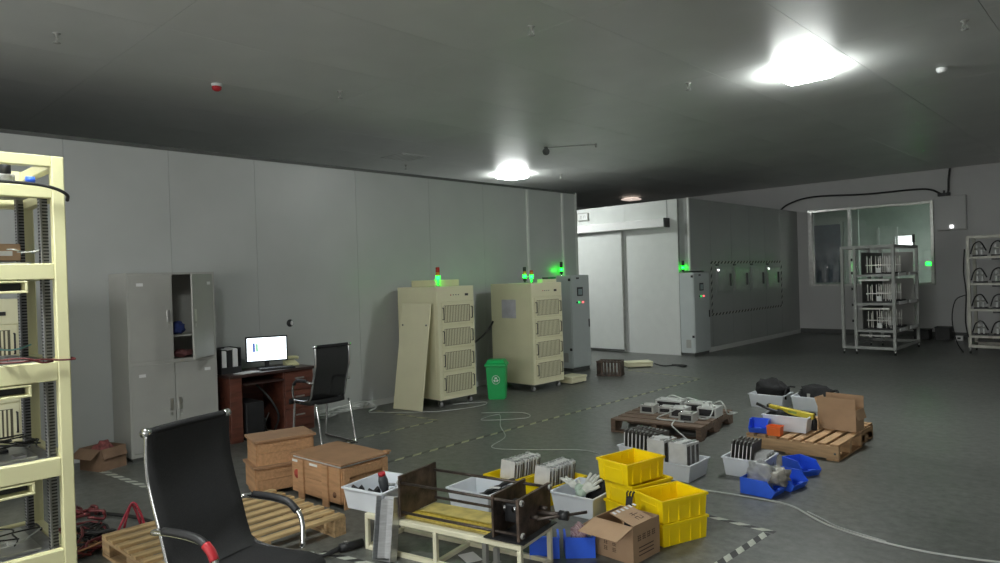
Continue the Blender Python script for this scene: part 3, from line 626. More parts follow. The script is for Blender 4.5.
MB().bx(-DX + 0.06, DX + 0.03, -DY + 0.16, 0.10, 0.595, 0.61).build('keyboard_tray', DESKTOP, t)
t = thing('monitor', 'computer monitor with a lit white screen on the desk', 'monitor', (-7.28, 3.80, 0.711), R(-22))
MB().bx(-0.09, 0.09, -0.11, 0.11, 0, 0.012).build('base', BLACK, t, bevel=0.004)
MB().bx(-0.045, -0.02, -0.025, 0.025, 0.012, 0.2).build('neck', BLACK, t)
mc = MB().bx(-0.02, 0.012, -0.225, 0.225, 0.075, 0.36).build('casing', BLACK, t, bevel=0.004)
s_ = MB().bx(0.012, 0.0135, -0.21, 0.21, 0.09, 0.345).build('screen', SCREEN, t)
MB().bx(0.0135, 0.0145, -0.15, -0.125, 0.19, 0.29).build('window_bar', SCRBLUE, s_)
MB().bx(0.0135, 0.0145, -0.115, -0.095, 0.19, 0.28).build('graph_bar', SCRGREEN, s_)
t = thing('keyboard', 'black keyboard on the desk before the monitor', 'keyboard', (-7.1, 3.82, 0.711), R(-15))
MB().bx(-0.06, 0.06, -0.19, 0.19, 0, 0.016).build('case', BLACK, t, bevel=0.003)
b = MB()
for i in range(5):
    for j in range(15): b.bx(-0.052 + i * 0.021, -0.034 + i * 0.021, -0.183 + j * 0.0245, -0.163 + j * 0.0245, 0.016, 0.021)
b.build('keys', mat('grey_keys', (0.05, 0.05, 0.055), 0.5), t)
t = thing('computer_tower', 'black computer tower under the desk', 'computer', (-7.18, 3.50, 0))
MB().bx(-0.2, 0.18, -0.1, 0.1, 0.01, 0.40).build('case', BLACK, t, bevel=0.006)
MB().bx(0.18, 0.19, -0.095, 0.095, 0.015, 0.395).build('front_panel', mat('gloss_black', (0.02, 0.02, 0.022), 0.25), t)
for sy in (-0.08, 0.08): MB().bx(-0.17, 0.15, sy - 0.015, sy + 0.015, 0, 0.01).build('foot', BLACK, t)
for k, (y, m_, h_, lb) in enumerate(((3.27, PAPER, 0.24, 'white ring binder in the desk file rack beside the grey cabinet'), (3.335, BLACK, 0.25, 'black ring binder in the desk file rack between white ones'), (3.395, PAPER, 0.26, 'white ring binder in the desk file rack nearest the monitor'))):
    t = thing('ring_binder', lb, 'binder', (-7.28, y, 0.711), group='binders on the desk')
    MB().bx(-0.13, 0.08, -0.028, 0.028, 0, h_).build('cover', m_, t, bevel=0.003)
    MB().bx(-0.12, 0.07, -0.022, 0.022, h_, h_ + 0.004).build('page_edges', PAPER, t)
t = thing('file_rack', 'black open file rack on the desk beside the monitor', 'rack', (-7.28, 3.34, 0.711))
MB().bx(-0.15, 0.1, -0.11, -0.103, 0, 0.27).bx(-0.15, 0.1, 0.103, 0.11, 0, 0.27).build('side', BLACK, t)
MB().bx(-0.16, -0.15, -0.11, 0.11, 0, 0.27).build('back', BLACK, t)
MB().bx(0.092, 0.1, -0.103, 0.103, 0.0, 0.07).build('front_lip', BLACK, t)
t = thing('paper_sheets', 'loose white papers on the desk before the file rack', 'papers', (-7.07, 3.45, 0.711), R(20))
MB().bx(-0.1, 0.05, -0.09, 0.09, 0, 0.004).build('sheet', PAPER, t); MB().bx(-0.06, 0.09, -0.05, 0.13, 0.004, 0.008).build('sheet', PAPER, t)
t = thing('desk_telephone', 'cream desk telephone beside the monitor', 'telephone', (-7.28, 4.09, 0.711), R(-10))
MB().prism([(-0.07, 0), (0.09, 0), (0.09, 0.02), (-0.07, 0.06)], -0.07, 0.07).build('base', CREAM, t, bevel=0.004)
MB().tube([(0.0, -0.09, 0.075), (0.0, -0.05, 0.09), (0.0, 0.05, 0.09), (0.0, 0.09, 0.075)], 0.018, 8, sub=3).build('handset', CREAM, t)

# ------------------------------------------------------------------ cantilever office chairs
def office_chair(loc, rz, hw, label, tape=False, top=1.05):
    """faces local +x"""
    t = thing('office_chair', label, 'chair', loc, rz)
    prof = [(-0.13, top), (-0.135, top - .09), (-0.13, top - .19), (-0.105, 0.76), (-0.07, 0.65), (-0.045, 0.56), (-0.02, 0.49), (0.03, 0.46)]
    # seat sling
    b = MB(); rows = []
    for (x, z) in [(-0.04, 0.475), (0.0, 0.462), (0.1, 0.455), (0.22, 0.455), (0.34, 0.46), (0.41, 0.45), (0.43, 0.43)]: rows.append((x, z))
    n = 9
    def sheet(rows, th, dip):
        b = MB(); vs_ = []
        for s in (0, 1):
            for (x, z) in rows:
                for k in range(n):
                    u = k / (n - 1) * 2 - 1; dz = dip * (1 - u * u)
                    vs_.append((x - (dz if dip > 0 and False else 0), u * (hw - 0.008), z - dz - s * th))
        m_ = len(rows); fs_ = []
        for s in (0, 1):
            o_ = s * m_ * n
            for i in range(m_ - 1):
                for k in range(n - 1):
                    q = (o_ + i * n + k, o_ + i * n + k + 1, o_ + (i + 1) * n + k + 1, o_ + (i + 1) * n + k); fs_.append(q if s == 0 else q[::-1])
        e = m_ * n
        for i in range(m_ - 1):
            fs_.append((i * n, (i + 1) * n, e + (i + 1) * n, e + i * n)); fs_.append((i * n + n - 1, e + i * n + n - 1, e + (i + 1) * n + n - 1, (i + 1) * n + n - 1))
        for k in range(n - 1):
            fs_.append((k, e + k, e + k + 1, k + 1)); q = (m_ - 1) * n; fs_.append((q + k, q + k + 1, e + q + k + 1, e + q + k))
        return b._add(vs_, fs_, True)
    sheet(rows, 0.045, 0.006).build('seat', BLACKFAB, t)
    # backrest: thin mesh following the side rails
    b = MB(); vs_ = []; m_ = len(prof)
    for s in (0, 1):
        for (x, z) in prof:
            for k in range(n):
                u = k / (n - 1) * 2 - 1; dx = -0.018 * (1 - u * u)
                vs_.append((x + dx + 0.016 - s * 0.012, u * (hw + 0.006), z))
    fs_ = []
    for s in (0, 1):
        o_ = s * m_ * n
        for i in range(m_ - 1):
            for k in range(n - 1):
                q = (o_ + i * n + k, o_ + i * n + k + 1, o_ + (i + 1) * n + k + 1, o_ + (i + 1) * n + k); fs_.append(q if s == 0 else q[::-1])
    e = m_ * n
    for i in range(m_ - 1):
        fs_.append((i * n, (i + 1) * n, e + (i + 1) * n, e + i * n)); fs_.append((i * n + n - 1, e + i * n + n - 1, e + (i + 1) * n + n - 1, (i + 1) * n + n - 1))
    br = b._add(vs_, fs_, True).build('backrest', MESHFAB if tape else SHEER, t)
    # padded head band
    b = MB(); b.tube([(-0.132, -hw + 0.01, top), (-0.145, 0, top), (-0.132, hw - 0.01, top)], 0.017, 8, sub=4).build('top_bar', BLACKFAB, t)
    for s in (-1, 1):
        y = s * hw
        MB().tube([(x, y, z) for x, z in prof] + [(0.15, y, 0.445), (0.36, y, 0.445)], 0.011, 8, sub=3).build('side_rail', CHROME, t)
        MB().cyl((-0.132, y - s * 0.012, top), (-0.132, y + s * 0.018, top), 0.019, 12).build('end_knob', CHROME, t)
        ya = y + s * 0.035
        MB().tube([(-0.07, y, 0.65), (-0.07, ya, 0.655), (0.0, ya, 0.66), (0.14, ya, 0.655), (0.23, ya, 0.63), (0.27, ya, 0.57), (0.285, ya - s * .02, 0.46)], 0.012, 8, sub=4).build('arm', CHROME, t)
        ar = MB().tube([(-0.01, ya, 0.668), (0.1, ya, 0.668), (0.19, ya, 0.655), (0.245, ya, 0.615)], 0.0165, 8, sub=4).build('arm_pad', BLACK, t)
        if tape and s < 0: MB().tube([(0.215, ya, 0.642), (0.245, ya, 0.615), (0.26, ya, 0.585)], 0.0185, 8, sub=3).build('red_tape', RED, ar)
        MB().tube([(-0.10, y, 0.44), (-0.13, y, 0.40), (-0.2, y, 0.06), (-0.22, y, 0.015), (-0.18, y, 0.012), (0.30, y, 0.012), (0.34, y, 0.03), (0.34, y, 0.08), (0.30, y, 0.40), (0.28, y, 0.44)], 0.012, 8, sub=3).build('leg', CHROME, t)
    MB().cyl((-0.2, -hw, 0.012), (-0.2, hw, 0.012), 0.012, 8).build('rear_crossbar', CHROME, t)
    MB().cyl((0.2, -hw, 0.432), (0.2, hw, 0.432), 0.012, 8).build('seat_crossbar', CHROME, t)
    return t
office_chair((-3.0, 1.294, 0), R(20), 0.215, 'black mesh office chair with chrome frame and red tape on one arm', True)
office_chair((-6.19, 3.87, 0), R(180), 0.195, 'black mesh office chair with chrome frame pushed up to the desk', False, 1.015)

# ------------------------------------------------------------------ yellow rack in the left foreground
t = thing('yellow_rack', 'tall cream-yellow steel rack with wiring on its shelves', 'rack', (-3.3, 0.845, 0))
PW = 0.046; RD = 0.56; RL = 1.5
for x in (-PW, -RD):
    for y in (-PW, -RL):
        MB().bx(x, x + PW, y, y + PW, 0.06, 2.21).build('post', CREAM, t, bevel=0.004)
        MB().cyl((x + PW / 2, y + PW / 2, 0.0), (x + PW / 2, y + PW / 2, 0.06), 0.03, 12).build('foot', BLACK, t)
levels = [(2.035, 2.085), (1.70, 1.765), (1.28, 1.36), (0.885, 0.96), (0.50, 0.58), (0.12, 0.19)]
for k, (z0, z1) in enumerate([(2.165, 2.21)] + levels):
    MB().bx(-PW + 0.003, -0.003, -RL + PW, -PW, z0, z1).build('front_beam', CREAM, t, bevel=0.003)
    MB().bx(-RD + 0.003, -RD + PW - 0.003, -RL + PW, -PW, z0, z1).build('rear_beam', CREAM, t, bevel=0.003)
    for y in (-PW, -RL): MB().bx(-RD + PW, -PW, y + 0.003, y + PW - 0.003, z0, z1).build('side_beam', CREAM, t, bevel=0.003)
    if 1 <= k: MB().bx(-RD + 0.06, -0.06, -RL + 0.02, -PW - 0.003, z1 - 0.012, z1 - 0.004).build('shelf', GALV, t)
def slotted(x, face):
    b = MB(); y = -PW - 0.035
    b.bx(x, x + 0.035, y, y + 0.004, 0.2, 2.1).bx(x, x + 0.004, y, y + 0.035, 0.2, 2.1)
    o = b.build('slotted_upright', GALV, t)
    b = MB(); z = 0.25
    while z < 2.05:
        b.bx(x + 0.008, x + 0.028, y - 0.0015, y, z, z + 0.006).bx(x + 0.0355, x + 0.037, y + 0.008, y + 0.028, z, z + 0.006); z += 0.0135
    b.build('slots', BLACK, o)
slotted(-PW - 0.04, 1); slotted(-RD + PW + 0.03, 1)
for k, (z0, z1) in enumerate(levels[1:5]):
    ta = MB().bx(-0.42, -0.004, -RL + 0.06, -0.14, z0 - 0.012, z0 - 0.004).bx(-0.42, -0.004, -RL + 0.06, -0.14, z0 - 0.054, z0 - 0.044).bx(-0.42, -0.004, -0.15, -0.14, z0 - 0.044, z0 - 0.012).build('tray_channel', CREAM, t, bevel=0.002)
    MB().bx(-0.40, -0.06, -RL + 0.07, -0.155, z0 - 0.043, z0 - 0.014).build('channel_shade_block', BLACK, ta)  # black block standing in for the dark inside the open channel
# wiring and boards on its shelves
def wires(loc, w_, d, n, m_, r, h, label, name='wire_bundle', seed=0, cat='wires', amp=1.0):
    rng = random.Random(seed); b = MB()
    for k in range(n):
        p = [(rng.uniform(-w_, w_), rng.uniform(-d, d), rng.uniform(r, h))]
        for j in range(5): p.append((max(-w_, min(w_, p[-1][0] + rng.uniform(-.12, .12) * amp)), max(-d, min(d, p[-1][1] + rng.uniform(-.12, .12) * amp)), rng.uniform(r * 1.05, h)))
        b.tube(p, r, 5, sub=3)
    return tag(b.build(name, m_, loc=loc), label, cat)
names = ['top shelf of the yellow rack', 'third shelf of the yellow rack', 'fourth shelf of the yellow rack', 'fifth shelf of the yellow rack']
for k, lv in enumerate((1, 2, 3, 4)):
    z = levels[lv][1] - 0.003
    tb = thing('circuit_board', ['grey circuit tray on the yellow rack shelf with the carton', 'grey circuit tray on the yellow rack shelf with the red wire', 'grey circuit tray on the yellow rack shelf below the red wire', 'grey circuit tray on the lowest visible shelf of the yellow rack'][k], 'circuit board', (-3.56, 0.50, z), group='circuit trays on the rack')
    MB().bx(-0.18, 0.18, -0.3, 0.235, 0, 0.012).build('tray', STEEL, tb)
    rng = random.Random(k)
    for i in range(10):
        x = rng.uniform(-0.15, 0.15); y = rng.uniform(-0.26, 0.20); MB().bx(x - 0.03, x + 0.03, y - 0.02, y + 0.02, 0.012, 0.02 + rng.random() * 0.02).build('component', rng.choice([GALV, BLACK, STEELGREY, WHITE]), tb)
    wires((-3.52, 0.5, z + 0.045), 0.17, 0.26, 5, [TEALW, TEALW, BCORD, BCORD][k], 0.0035, 0.02, ['teal wires on the rack shelf with the carton', 'teal wires on the rack shelf with the red wire', 'black wires on the rack shelf below the red wire', 'black wires on the lowest visible rack shelf'][k], seed=k + 3)
    wires((-3.50, 0.5, z + 0.045), 0.17, 0.26, 4, WCORD, 0.003, 0.02, ['white wires on the rack shelf with the carton', 'white wires on the rack shelf with the red wire', 'white wires on the rack shelf below the red wire', 'white wires on the lowest visible rack shelf'][k], seed=k + 13)
t = thing('small_carton', 'small brown carton on the yellow rack shelf', 'carton', (-3.50, 0.60, 1.8225), R(4))
MB().bx(-0.06, 0.06, -0.16, 0.11, -0.04, 0.03).build('body', CARD, t, bevel=0.002); MB().bx(0.06, 0.0605, -0.1, 0.08, -0.02, 0.0).build('printed_mark', PAPER, t)
b = MB().tube([(-3.27, -0.3, 2.095), (-3.275, 0.2, 2.09), (-3.27, 0.5, 2.088), (-3.27, 0.72, 2.085), (-3.268, 0.80, 2.072), (-3.275, 0.845, 2.05), (-3.31, 0.856, 2.03)], 0.007, 7, sub=5)
tag(b.build('black_cable', BCORD), 'black cable looped round the post near the top of the yellow rack', 'cable')
b = MB().tube([(-3.33, 0.55, 1.375), (-3.285, 0.66, 1.372), (-3.285, 0.74, 1.375), (-3.285, 0.80, 1.366), (-3.287, 0.857, 1.364), (-3.33, 0.855, 1.368)], 0.004, 6, sub=4).tube([(-3.35, 0.6, 1.38), (-3.283, 0.68, 1.385), (-3.286, 0.74, 1.362), (-3.29, 0.78, 1.364)], 0.004, 6, sub=4)
tag(b.build('red_wire', REDW), 'thin red wire tied round the post of the yellow rack', 'wire')
t = thing('air_regulator', 'small air regulator with gauges on the top shelf of the yellow rack', 'regulator', (-3.40, 0.66, 2.084))
MB().bx(-0.02, 0.02, -0.03, 0.03, 0, 0.05).build('body', STEELGREY, t, bevel=0.004); MB().cyl((0, 0, 0.05), (0, 0, 0.1), 0.02, 10).build('knob', BLACK, t)
MB().cyl((0.02, 0.0, 0.025), (0.035, 0.0, 0.025), 0.02, 12).build('gauge', WHITE, t); MB().cyl((0.0, 0.07, 0.03), (0.0, 0.1, 0.03), 0.018, 10).build('filter', BLUE, t)

# ------------------------------------------------------------------ pallets
def pallet(name, loc, rz, w_, l, h, nsl, slat_w, m_slat, m_str, label, along='y', bottom=True):
    """w_ along x, l along y; top boards run along y when along == 'y'"""
    t = thing(name, label, 'pallet', loc, rz)
    bt = 0.018
    if along == 'y':
        src = None
        for k in range(nsl):
            x = -w_ / 2 + slat_w / 2 + k * (w_ - slat_w) / (nsl - 1)
            if src is None: src = MB().bx(-slat_w / 2, slat_w / 2, -l / 2, l / 2, 0, bt).build('slat', m_slat, t, bevel=0.002, loc=(x, 0, h - bt))
            else: piece(src, (x, random.uniform(-.006, .006), h - bt), t)
        for y in (-l / 2 + 0.045, 0, l / 2 - 0.045):
            MB().bx(-w_ / 2, w_ / 2, y - 0.045, y + 0.045, h - 2 * bt, h - bt - 0.0005).build('stringer_board', m_str, t)
            for x in (-w_ / 2 + 0.06, 0, w_ / 2 - 0.06): MB().bx(x - 0.06, x + 0.06, y - 0.045, y + 0.045, bt, h - 2 * bt - 0.0005).build('block', m_str, t, bevel=0.003)
            MB().bx(-w_ / 2, w_ / 2, y - 0.045, y + 0.045, 0, bt - 0.0005).build('bottom_board', m_str, t)
    else:
        src = None
        for k in range(nsl):
            y = -l / 2 + slat_w / 2 + k * (l - slat_w) / (nsl - 1)
            if src is None: src = MB().bx(-w_ / 2, w_ / 2, -slat_w / 2, slat_w / 2, 0, bt).build('slat', m_slat, t, bevel=0.002, loc=(0, y, h - bt))
            else: piece(src, (random.uniform(-.005, .005), y, h - bt), t)
        for x in (-w_ / 2 + 0.025, 0, w_ / 2 - 0.025):
            st = MB().prism([(-l / 2, h - bt - .0005), (-l / 2, bt), (-l / 2 + .14, bt), (-l / 2 + .18, h * .55), (-l / 2 + .36, h * .55), (-l / 2 + .40, bt), (l / 2 - .40, bt), (l / 2 - .36, h * .55), (l / 2 - .18, h * .55), (l / 2 - .14, bt), (l / 2, bt), (l / 2, h - bt - .0005)], x - 0.025, x + 0.025, 'x').build('stringer', m_str, t)
        for y in (-l / 2 + 0.05, 0, l / 2 - 0.05): MB().bx(-w_ / 2, w_ / 2, y - 0.05, y + 0.05, 0, bt - 0.0005).build('bottom_board', m_str, t)
    return t
pallet('wooden_pallet', (-4.33, 1.95, 0), R(1.5), 0.92, 1.16, 0.13, 8, 0.066, WOODPAL, WOODPALX, 'pale wooden slatted pallet behind the black office chair', 'y')
pallet('wooden_pallet', (-3.76, 6.55, 0), R(8), 0.96, 1.0, 0.14, 6, 0.135, WOODBR, WOODBR, 'dark brown wooden pallet carrying grey modules and white cables', 'x')

# right pallet: boards run along y, solid front board facing the camera
t = thing('wooden_pallet', 'light wooden pallet carrying bins and an open carton', 'pallet', (-2.38, 6.49, 0), 0.0)
src = None
for k in range(8):
    x = -0.37 + k * 0.105
    if src is None: src = MB().bx(-0.036, 0.036, -0.32, 0.32, 0, 0.02).build('slat', WOODOR, t, bevel=0.002, loc=(x, 0, 0.12))
    else: piece(src, (x, random.uniform(-.01, .01), 0.12), t)
for y in (-0.30, 0.0, 0.30):
    MB().bx(-0.40, 0.40, y - 0.02, y + 0.02, 0.015, 0.1195).build('stringer', mat('pale_board', (0.56, 0.36, 0.19), 0.75, var=0.15, scale=4, stretch=(1.2, 10, 10), bump=0.2), t)
for x in (-0.35, 0, 0.35): MB().bx(x - 0.05, x + 0.05, -0.32, 0.32, 0, 0.0145).build('bottom_board', WOODOR, t)
b = MB()
for x in (-0.36, 0.37): b.cyl((x, -0.322, 0.06), (x, -0.319, 0.06), 0.01, 8)
b.build('nail_hole', TRIMDARK, t)

# ------------------------------------------------------------------ wooden crates
def plank_side(par, p0, ux, uz, W, Hh, nrm, n, m_):
    """boards of a crate side: p0 lower corner, ux along, uz up, nrm outward"""
    p0 = Vector(p0); ux = Vector(ux); nrm = Vector(nrm)
    bh = Hh / n
    for k in range(n):
        a = p0 + Vector((0, 0, k * bh + 0.0015)); q = [a, a + ux * W, a + ux * W + Vector((0, 0, bh - 0.003)), a + Vector((0, 0, bh - 0.003))]
        th = nrm * (0.012 + 0.001 * (k % 2))
        MB()._add(q + [v + th for v in q], [(0, 1, 2, 3), (7, 6, 5, 4), (0, 4, 5, 1), (1, 5, 6, 2), (2, 6, 7, 3), (3, 7, 4, 0)]).build('plank', m_, par)
t = thing('wooden_crate', 'large wooden crate with battens and a loose hardboard lid', 'crate', (-4.625, 2.985, 0), R(3))
W, D_, H = 0.61, 0.42, 0.30
MB().bx(-W / 2, W / 2, -D_ / 2, D_ / 2, 0.035, 0.045).build('bottom', WOODCR, t)
plank_side(t, (-W / 2, -D_ / 2, 0.04), (1, 0, 0), None, W, H - 0.04, (0, -1, 0), 2, WOODCR)
plank_side(t, (-W / 2, D_ / 2, 0.04), (1, 0, 0), None, W, H - 0.04, (0, 1, 0), 2, WOODCR)
plank_side(t, (W / 2, -D_ / 2, 0.04), (0, 1, 0), None, D_, H - 0.04, (1, 0, 0), 3, WOODCR)
plank_side(t, (-W / 2, -D_ / 2, 0.04), (0, 1, 0), None, D_, H - 0.04, (-1, 0, 0), 3, WOODCR)
for x in (-0.17, 0.14): MB().bx(x - 0.035, x + 0.035, -D_ / 2 - 0.03, -D_ / 2 - 0.0135, 0.0, H).build('batten', WOODCR, t, bevel=0.002)
for y in (-D_ / 2 + 0.03, D_ / 2 - 0.03): MB().bx(W / 2 + 0.0135, W / 2 + 0.03, y - 0.025, y + 0.025, 0.0, H).build('batten', WOODCR, t, bevel=0.002)
MB().bx(W / 2 + 0.0135, W / 2 + 0.028, -D_ / 2 + 0.056, D_ / 2 - 0.056, H - 0.07, H - 0.01).build('top_batten', WOODCR, t)
MB().bx(-W / 2, W / 2, -D_ / 2, D_ / 2, H, H + 0.018).build('foam_sheet', WHITE, t)
ld = MB().bx(-W / 2 - 0.02, W / 2 + 0.03, -D_ / 2 - 0.02, D_ / 2 + 0.015, H + 0.019, H + 0.034).build('lid', WOODLID, t, bevel=0.002)
MB().bx(W / 2 - 0.02, W / 2 + 0.03, D_ / 2 - 0.01, D_ / 2 + 0.03, H + 0.035, H + 0.045).build('corner_cleat', WOODCR, t)
for k, x in enumerate((-0.25, -0.02, 0.22)): MB().bx(x - 0.05, x + 0.05, -D_ / 2 - 0.0145, -D_ / 2 - 0.0125, H - 0.03, H - 0.012).build('foam_scrap', WHITE, t) if k < 2 else None
MB().cyl((-0.24, -D_ / 2 - 0.0155, 0.18), (-0.24, -D_ / 2 - 0.0135, 0.18), 0.035, 14).build('red_stamp', mat('stamp_red', (0.42, 0.06, 0.04), 0.8), t)
MB().cyl((0.24, -D_ / 2 - 0.0155, 0.1), (0.24, -D_ / 2 - 0.0135, 0.1), 0.022, 12).build('wood_knot', mat('knot', (0.17, 0.08, 0.04), 0.8), t)

def small_crate(loc, rz, w_, d, h, label, z0f=0.0):
    t = thing('wooden_crate', label, 'crate', loc, rz, 'small stacked wooden crates')
    MB().bx(-w_ / 2 + .004, w_ / 2 - .004, -d / 2 + .004, d / 2 - .004, z0f, z0f + 0.012).build('bottom', WOODCR, t)
    hh_ = h - 0.022 - z0f
    plank_side(t, (-w_ / 2 + .015, -d / 2 + .015, z0f + .002), (1, 0, 0), None, w_ - .03, hh_, (0, -1, 0), 2, WOODCR)
    plank_side(t, (-w_ / 2 + .015, d / 2 - .015, z0f + .002), (1, 0, 0), None, w_ - .03, hh_, (0, 1, 0), 2, WOODCR)
    plank_side(t, (w_ / 2 - .015, -d / 2 + .015, z0f + .002), (0, 1, 0), None, d - .03, hh_, (1, 0, 0), 2, WOODCR)
    plank_side(t, (-w_ / 2 + .015, -d / 2 + .015, z0f + .002), (0, 1, 0), None, d - .03, hh_, (-1, 0, 0), 2, WOODCR)
    MB().bx(-w_ / 2 - .012, w_ / 2 + .012, -d / 2 - .012, d / 2 + .012, h - 0.02, h).build('lid', WOODLID, t, bevel=0.002)
    if z0f > 0:
        for y in (-d / 2 + 0.05, d / 2 - 0.05): MB().bx(-w_ / 2 + .015, w_ / 2 - .015, y - 0.03, y + 0.03, 0, z0f).build('runner', WOODCR, t)
    MB().bx(w_ / 2 - .001, w_ / 2 + 0.006, -0.1, 0.1, h - 0.06, h - 0.035).build('batten', WOODCR, t)
    return t
small_crate((-5.17, 2.79, 0), R(-13.5), 0.34, 0.49, 0.24, 'lower of the two stacked small wooden crates', 0.04)
o = small_crate((-5.17, 2.79, 0.241), R(-13.5), 0.31, 0.46, 0.20, 'upper of the two stacked small wooden crates')
tp = MB().bx(0.159, 0.162, -0.02, 0.05, -0.1, -0.085); tp.build('white_tape', PAPER, bpy.data.objects['wooden_crate.001'])

# ------------------------------------------------------------------ low bench with press jig
BT = thing('low_bench', 'low cream steel bench with a yellow mat on top', 'bench', (-3.06, 2.76, 0), R(11.5))
BL, BW, BH = 1.12, 0.36, 0.22
MB().bx(-BL / 2, BL / 2, -BW / 2, -BW / 2 + 0.03, BH - 0.03, BH).bx(-BL / 2, BL / 2, BW / 2 - 0.03, BW / 2, BH - 0.03, BH).bx(-BL / 2, -BL / 2 + 0.03, -BW / 2 + 0.03, BW / 2 - 0.03, BH - 0.03, BH).bx(BL / 2 - 0.03, BL / 2, -BW / 2 + 0.03, BW / 2 - 0.03, BH - 0.03, BH).build('top_frame', BEIGE, BT, bevel=0.003)
MB().bx(-BL / 2 + 0.03, BL / 2 - 0.03, -BW / 2 + 0.03, BW / 2 - 0.03, BH - 0.012, BH - 0.002).build('top_plate', BEIGE, BT)
MB().bx(-0.28, BL / 2 - 0.12, -BW / 2 + 0.05, BW / 2 - 0.01, BH - 0.002, BH + 0.008).build('yellow_mat', YELDK, BT)
for k in range(5): MB().bx(-0.3, BL / 2 - 0.1, -BW / 2 + 0.06 + k * 0.025, -BW / 2 + 0.072 + k * 0.025, BH + 0.008, BH + 0.014).build('ridge', mat('mat_ridge', (0.62, 0.47, 0.08), 0.5, var=0.15), BT)
for x in (-BL / 2 + 0.013, -0.02, BL / 2 - 0.013):
    for y in (-BW / 2 + 0.013, BW / 2 - 0.013): MB().bx(x - 0.013, x + 0.013, y - 0.013, y + 0.013, 0, BH - 0.03).build('leg', BEIGE, BT, bevel=0.002)
for y in (-BW / 2 + 0.013, BW / 2 - 0.013): MB().bx(-BL / 2 + 0.027, -0.034, y - 0.012, y + 0.012, 0.0, 0.024).bx(-0.006, BL / 2 - 0.027, y - 0.012, y + 0.012, 0.0, 0.024).build('bottom_rail', BEIGE, BT)
for x in (-BL / 2 + 0.013, -0.02, BL / 2 - 0.013): MB().bx(x - 0.012, x + 0.012, -BW / 2 + 0.027, BW / 2 - 0.027, 0.0, 0.024).build('cross_rail', BEIGE, BT)

jg = thing('press_jig', 'rusty dark steel clamping jig with rods and end plates on the low bench', 'press', (-3.06, 2.76, BH + 0.015), R(11.5))
JY = 0.18
def plate(x, w2, h, th, nm='plate'):
    o_ = MB().bx(x - th / 2, x + th / 2, -w2, w2, 0.0, h).build(nm, DARKSTEEL, jg, bevel=0.002); return o_
plate(-0.275, JY, 0.25, 0.014, 'end_plate')
plate(0.385, JY, 0.23, 0.014, 'middle_plate')
rp_ = plate(0.545, JY, 0.225, 0.018, 'end_plate')
for (y, z) in ((-JY + 0.02, 0.205), (JY - 0.02, 0.205), (-JY + 0.02, 0.03), (JY - 0.02, 0.03)):
    MB().cyl((-0.285, y, z), (0.57, y, z), 0.009, 8).build('rod', ROD, jg)
    for x in (-0.29, 0.563): MB().cyl((x - 0.006, y, z), (x + 0.006, y, z), 0.017, 6).build('nut', STEELGREY, jg)
MB().bx(0.33, 0.585, -JY - 0.01, JY + 0.01, -0.007, 0.0).build('base_plate', BLACK, jg)
MB().bx(0.38, 0.515, -0.06, 0.06, 0.05, 0.15).build('cylinder_block', BLACK, jg, bevel=0.006)
for k in range(2): MB().cyl((0.39 + k * 0.07, -0.075, 0.13), (0.39 + k * 0.07, -0.06, 0.13), 0.016, 10).build('fitting', CHROME, jg)
MB().cyl((0.555, 0.02, 0.10), (0.72, 0.05, 0.105), 0.013, 10).build('screw', ROD, jg)
MB().cyl((0.68, 0.045, 0.10), (0.73, 0.05, 0.10), 0.026, 12).build('hub', BLACK, jg)
MB().tube([(0.60, -0.06, 0.095), (0.705, 0.045, 0.10), (0.80, 0.14, 0.105)], 0.009, 8).build('lever', ROD, jg)
for (y, z) in ((-0.05, 0.1), (0.05, 0.12)): MB().cyl((0.554, y, z), (0.60, y, z), 0.012, 8).build('guide_pin', ROD, jg)

# ------------------------------------------------------------------ bins
def white_bin(loc, rz, w_, d, h, label):
    t = thing('white_bin', label, 'bin', loc, rz, 'white plastic bins')
    MB().tub(w_ - .02, d - .02, h, 0.005, 0.9, lip=0.010, lh=0.012).build('shell', WHITEPL, t, bevel=0.0015)
    MB().bx(-w_ * .36, w_ * .36, -d * .36, -d * .355, 0.002, 0.004).build('base_rib', WHITEPL, t)
    return t
def cell(loc, rz, w_, th, h, label, group, tilt=0.0, tabs=True, dark=False):
    """flat metal battery cell: w_ along local x, thickness along local y"""
    o_ = MB().bx(-w_ / 2, w_ / 2, -th / 2, th / 2, 0, h).build('battery_cell', CELLFACE if dark else CELL, bevel=0.001)
    o_.location = loc; o_.rotation_euler = (tilt, 0, rz)
    tag(o_, label, 'battery cell', group)
    if tabs:
        for x in (-w_ * .32, w_ * .32): MB().bx(x - .012, x + .012, -th * .35, th * .35, h, h + 0.009).build('terminal', STEEL, o_)
        for x in (-w_ / 2 - 0.0008, w_ / 2): MB().bx(x, x + 0.0008, -th * 0.36, th * 0.36, 0.02, h - 0.02).build('edge_wrap', CELL if dark else CELLDK, o_)
    return o_
# white bin on the bench end
white_bin((-3.63, 2.66, BH + 0.001), R(11.5), 0.34, 0.40, 0.14, 'white bin of hand tools on the end of the low bench')
t = thing('power_drill', 'dark power drill with red trim standing in the bench bin', 'drill', (-3.52, 2.62, BH + 0.01), R(40), rot=(R(8), R(-8), R(40)))
MB().tube([(0, 0, 0.0), (0.0, 0, 0.06), (0.0, 0, 0.13)], 0.02, 8, sub=2).build('grip', BLACK, t)
MB().tube([(0.0, 0, 0.22), (0.0, 0, 0.18), (0.0, 0, 0.14), (0.0, 0, 0.10)], [0.02, 0.03, 0.03, 0.018, 0.014], 10).build('body', mat('tool_grey', (0.05, 0.055, 0.06), 0.5), t)
MB().tube([(0, 0, 0.212), (0, 0, 0.232)], 0.023, 10).build('red_cap', RED, t)
MB().cyl((0.02, 0, 0.15), (0.07, 0, 0.14), 0.010, 8).build('chuck', STEEL, t)
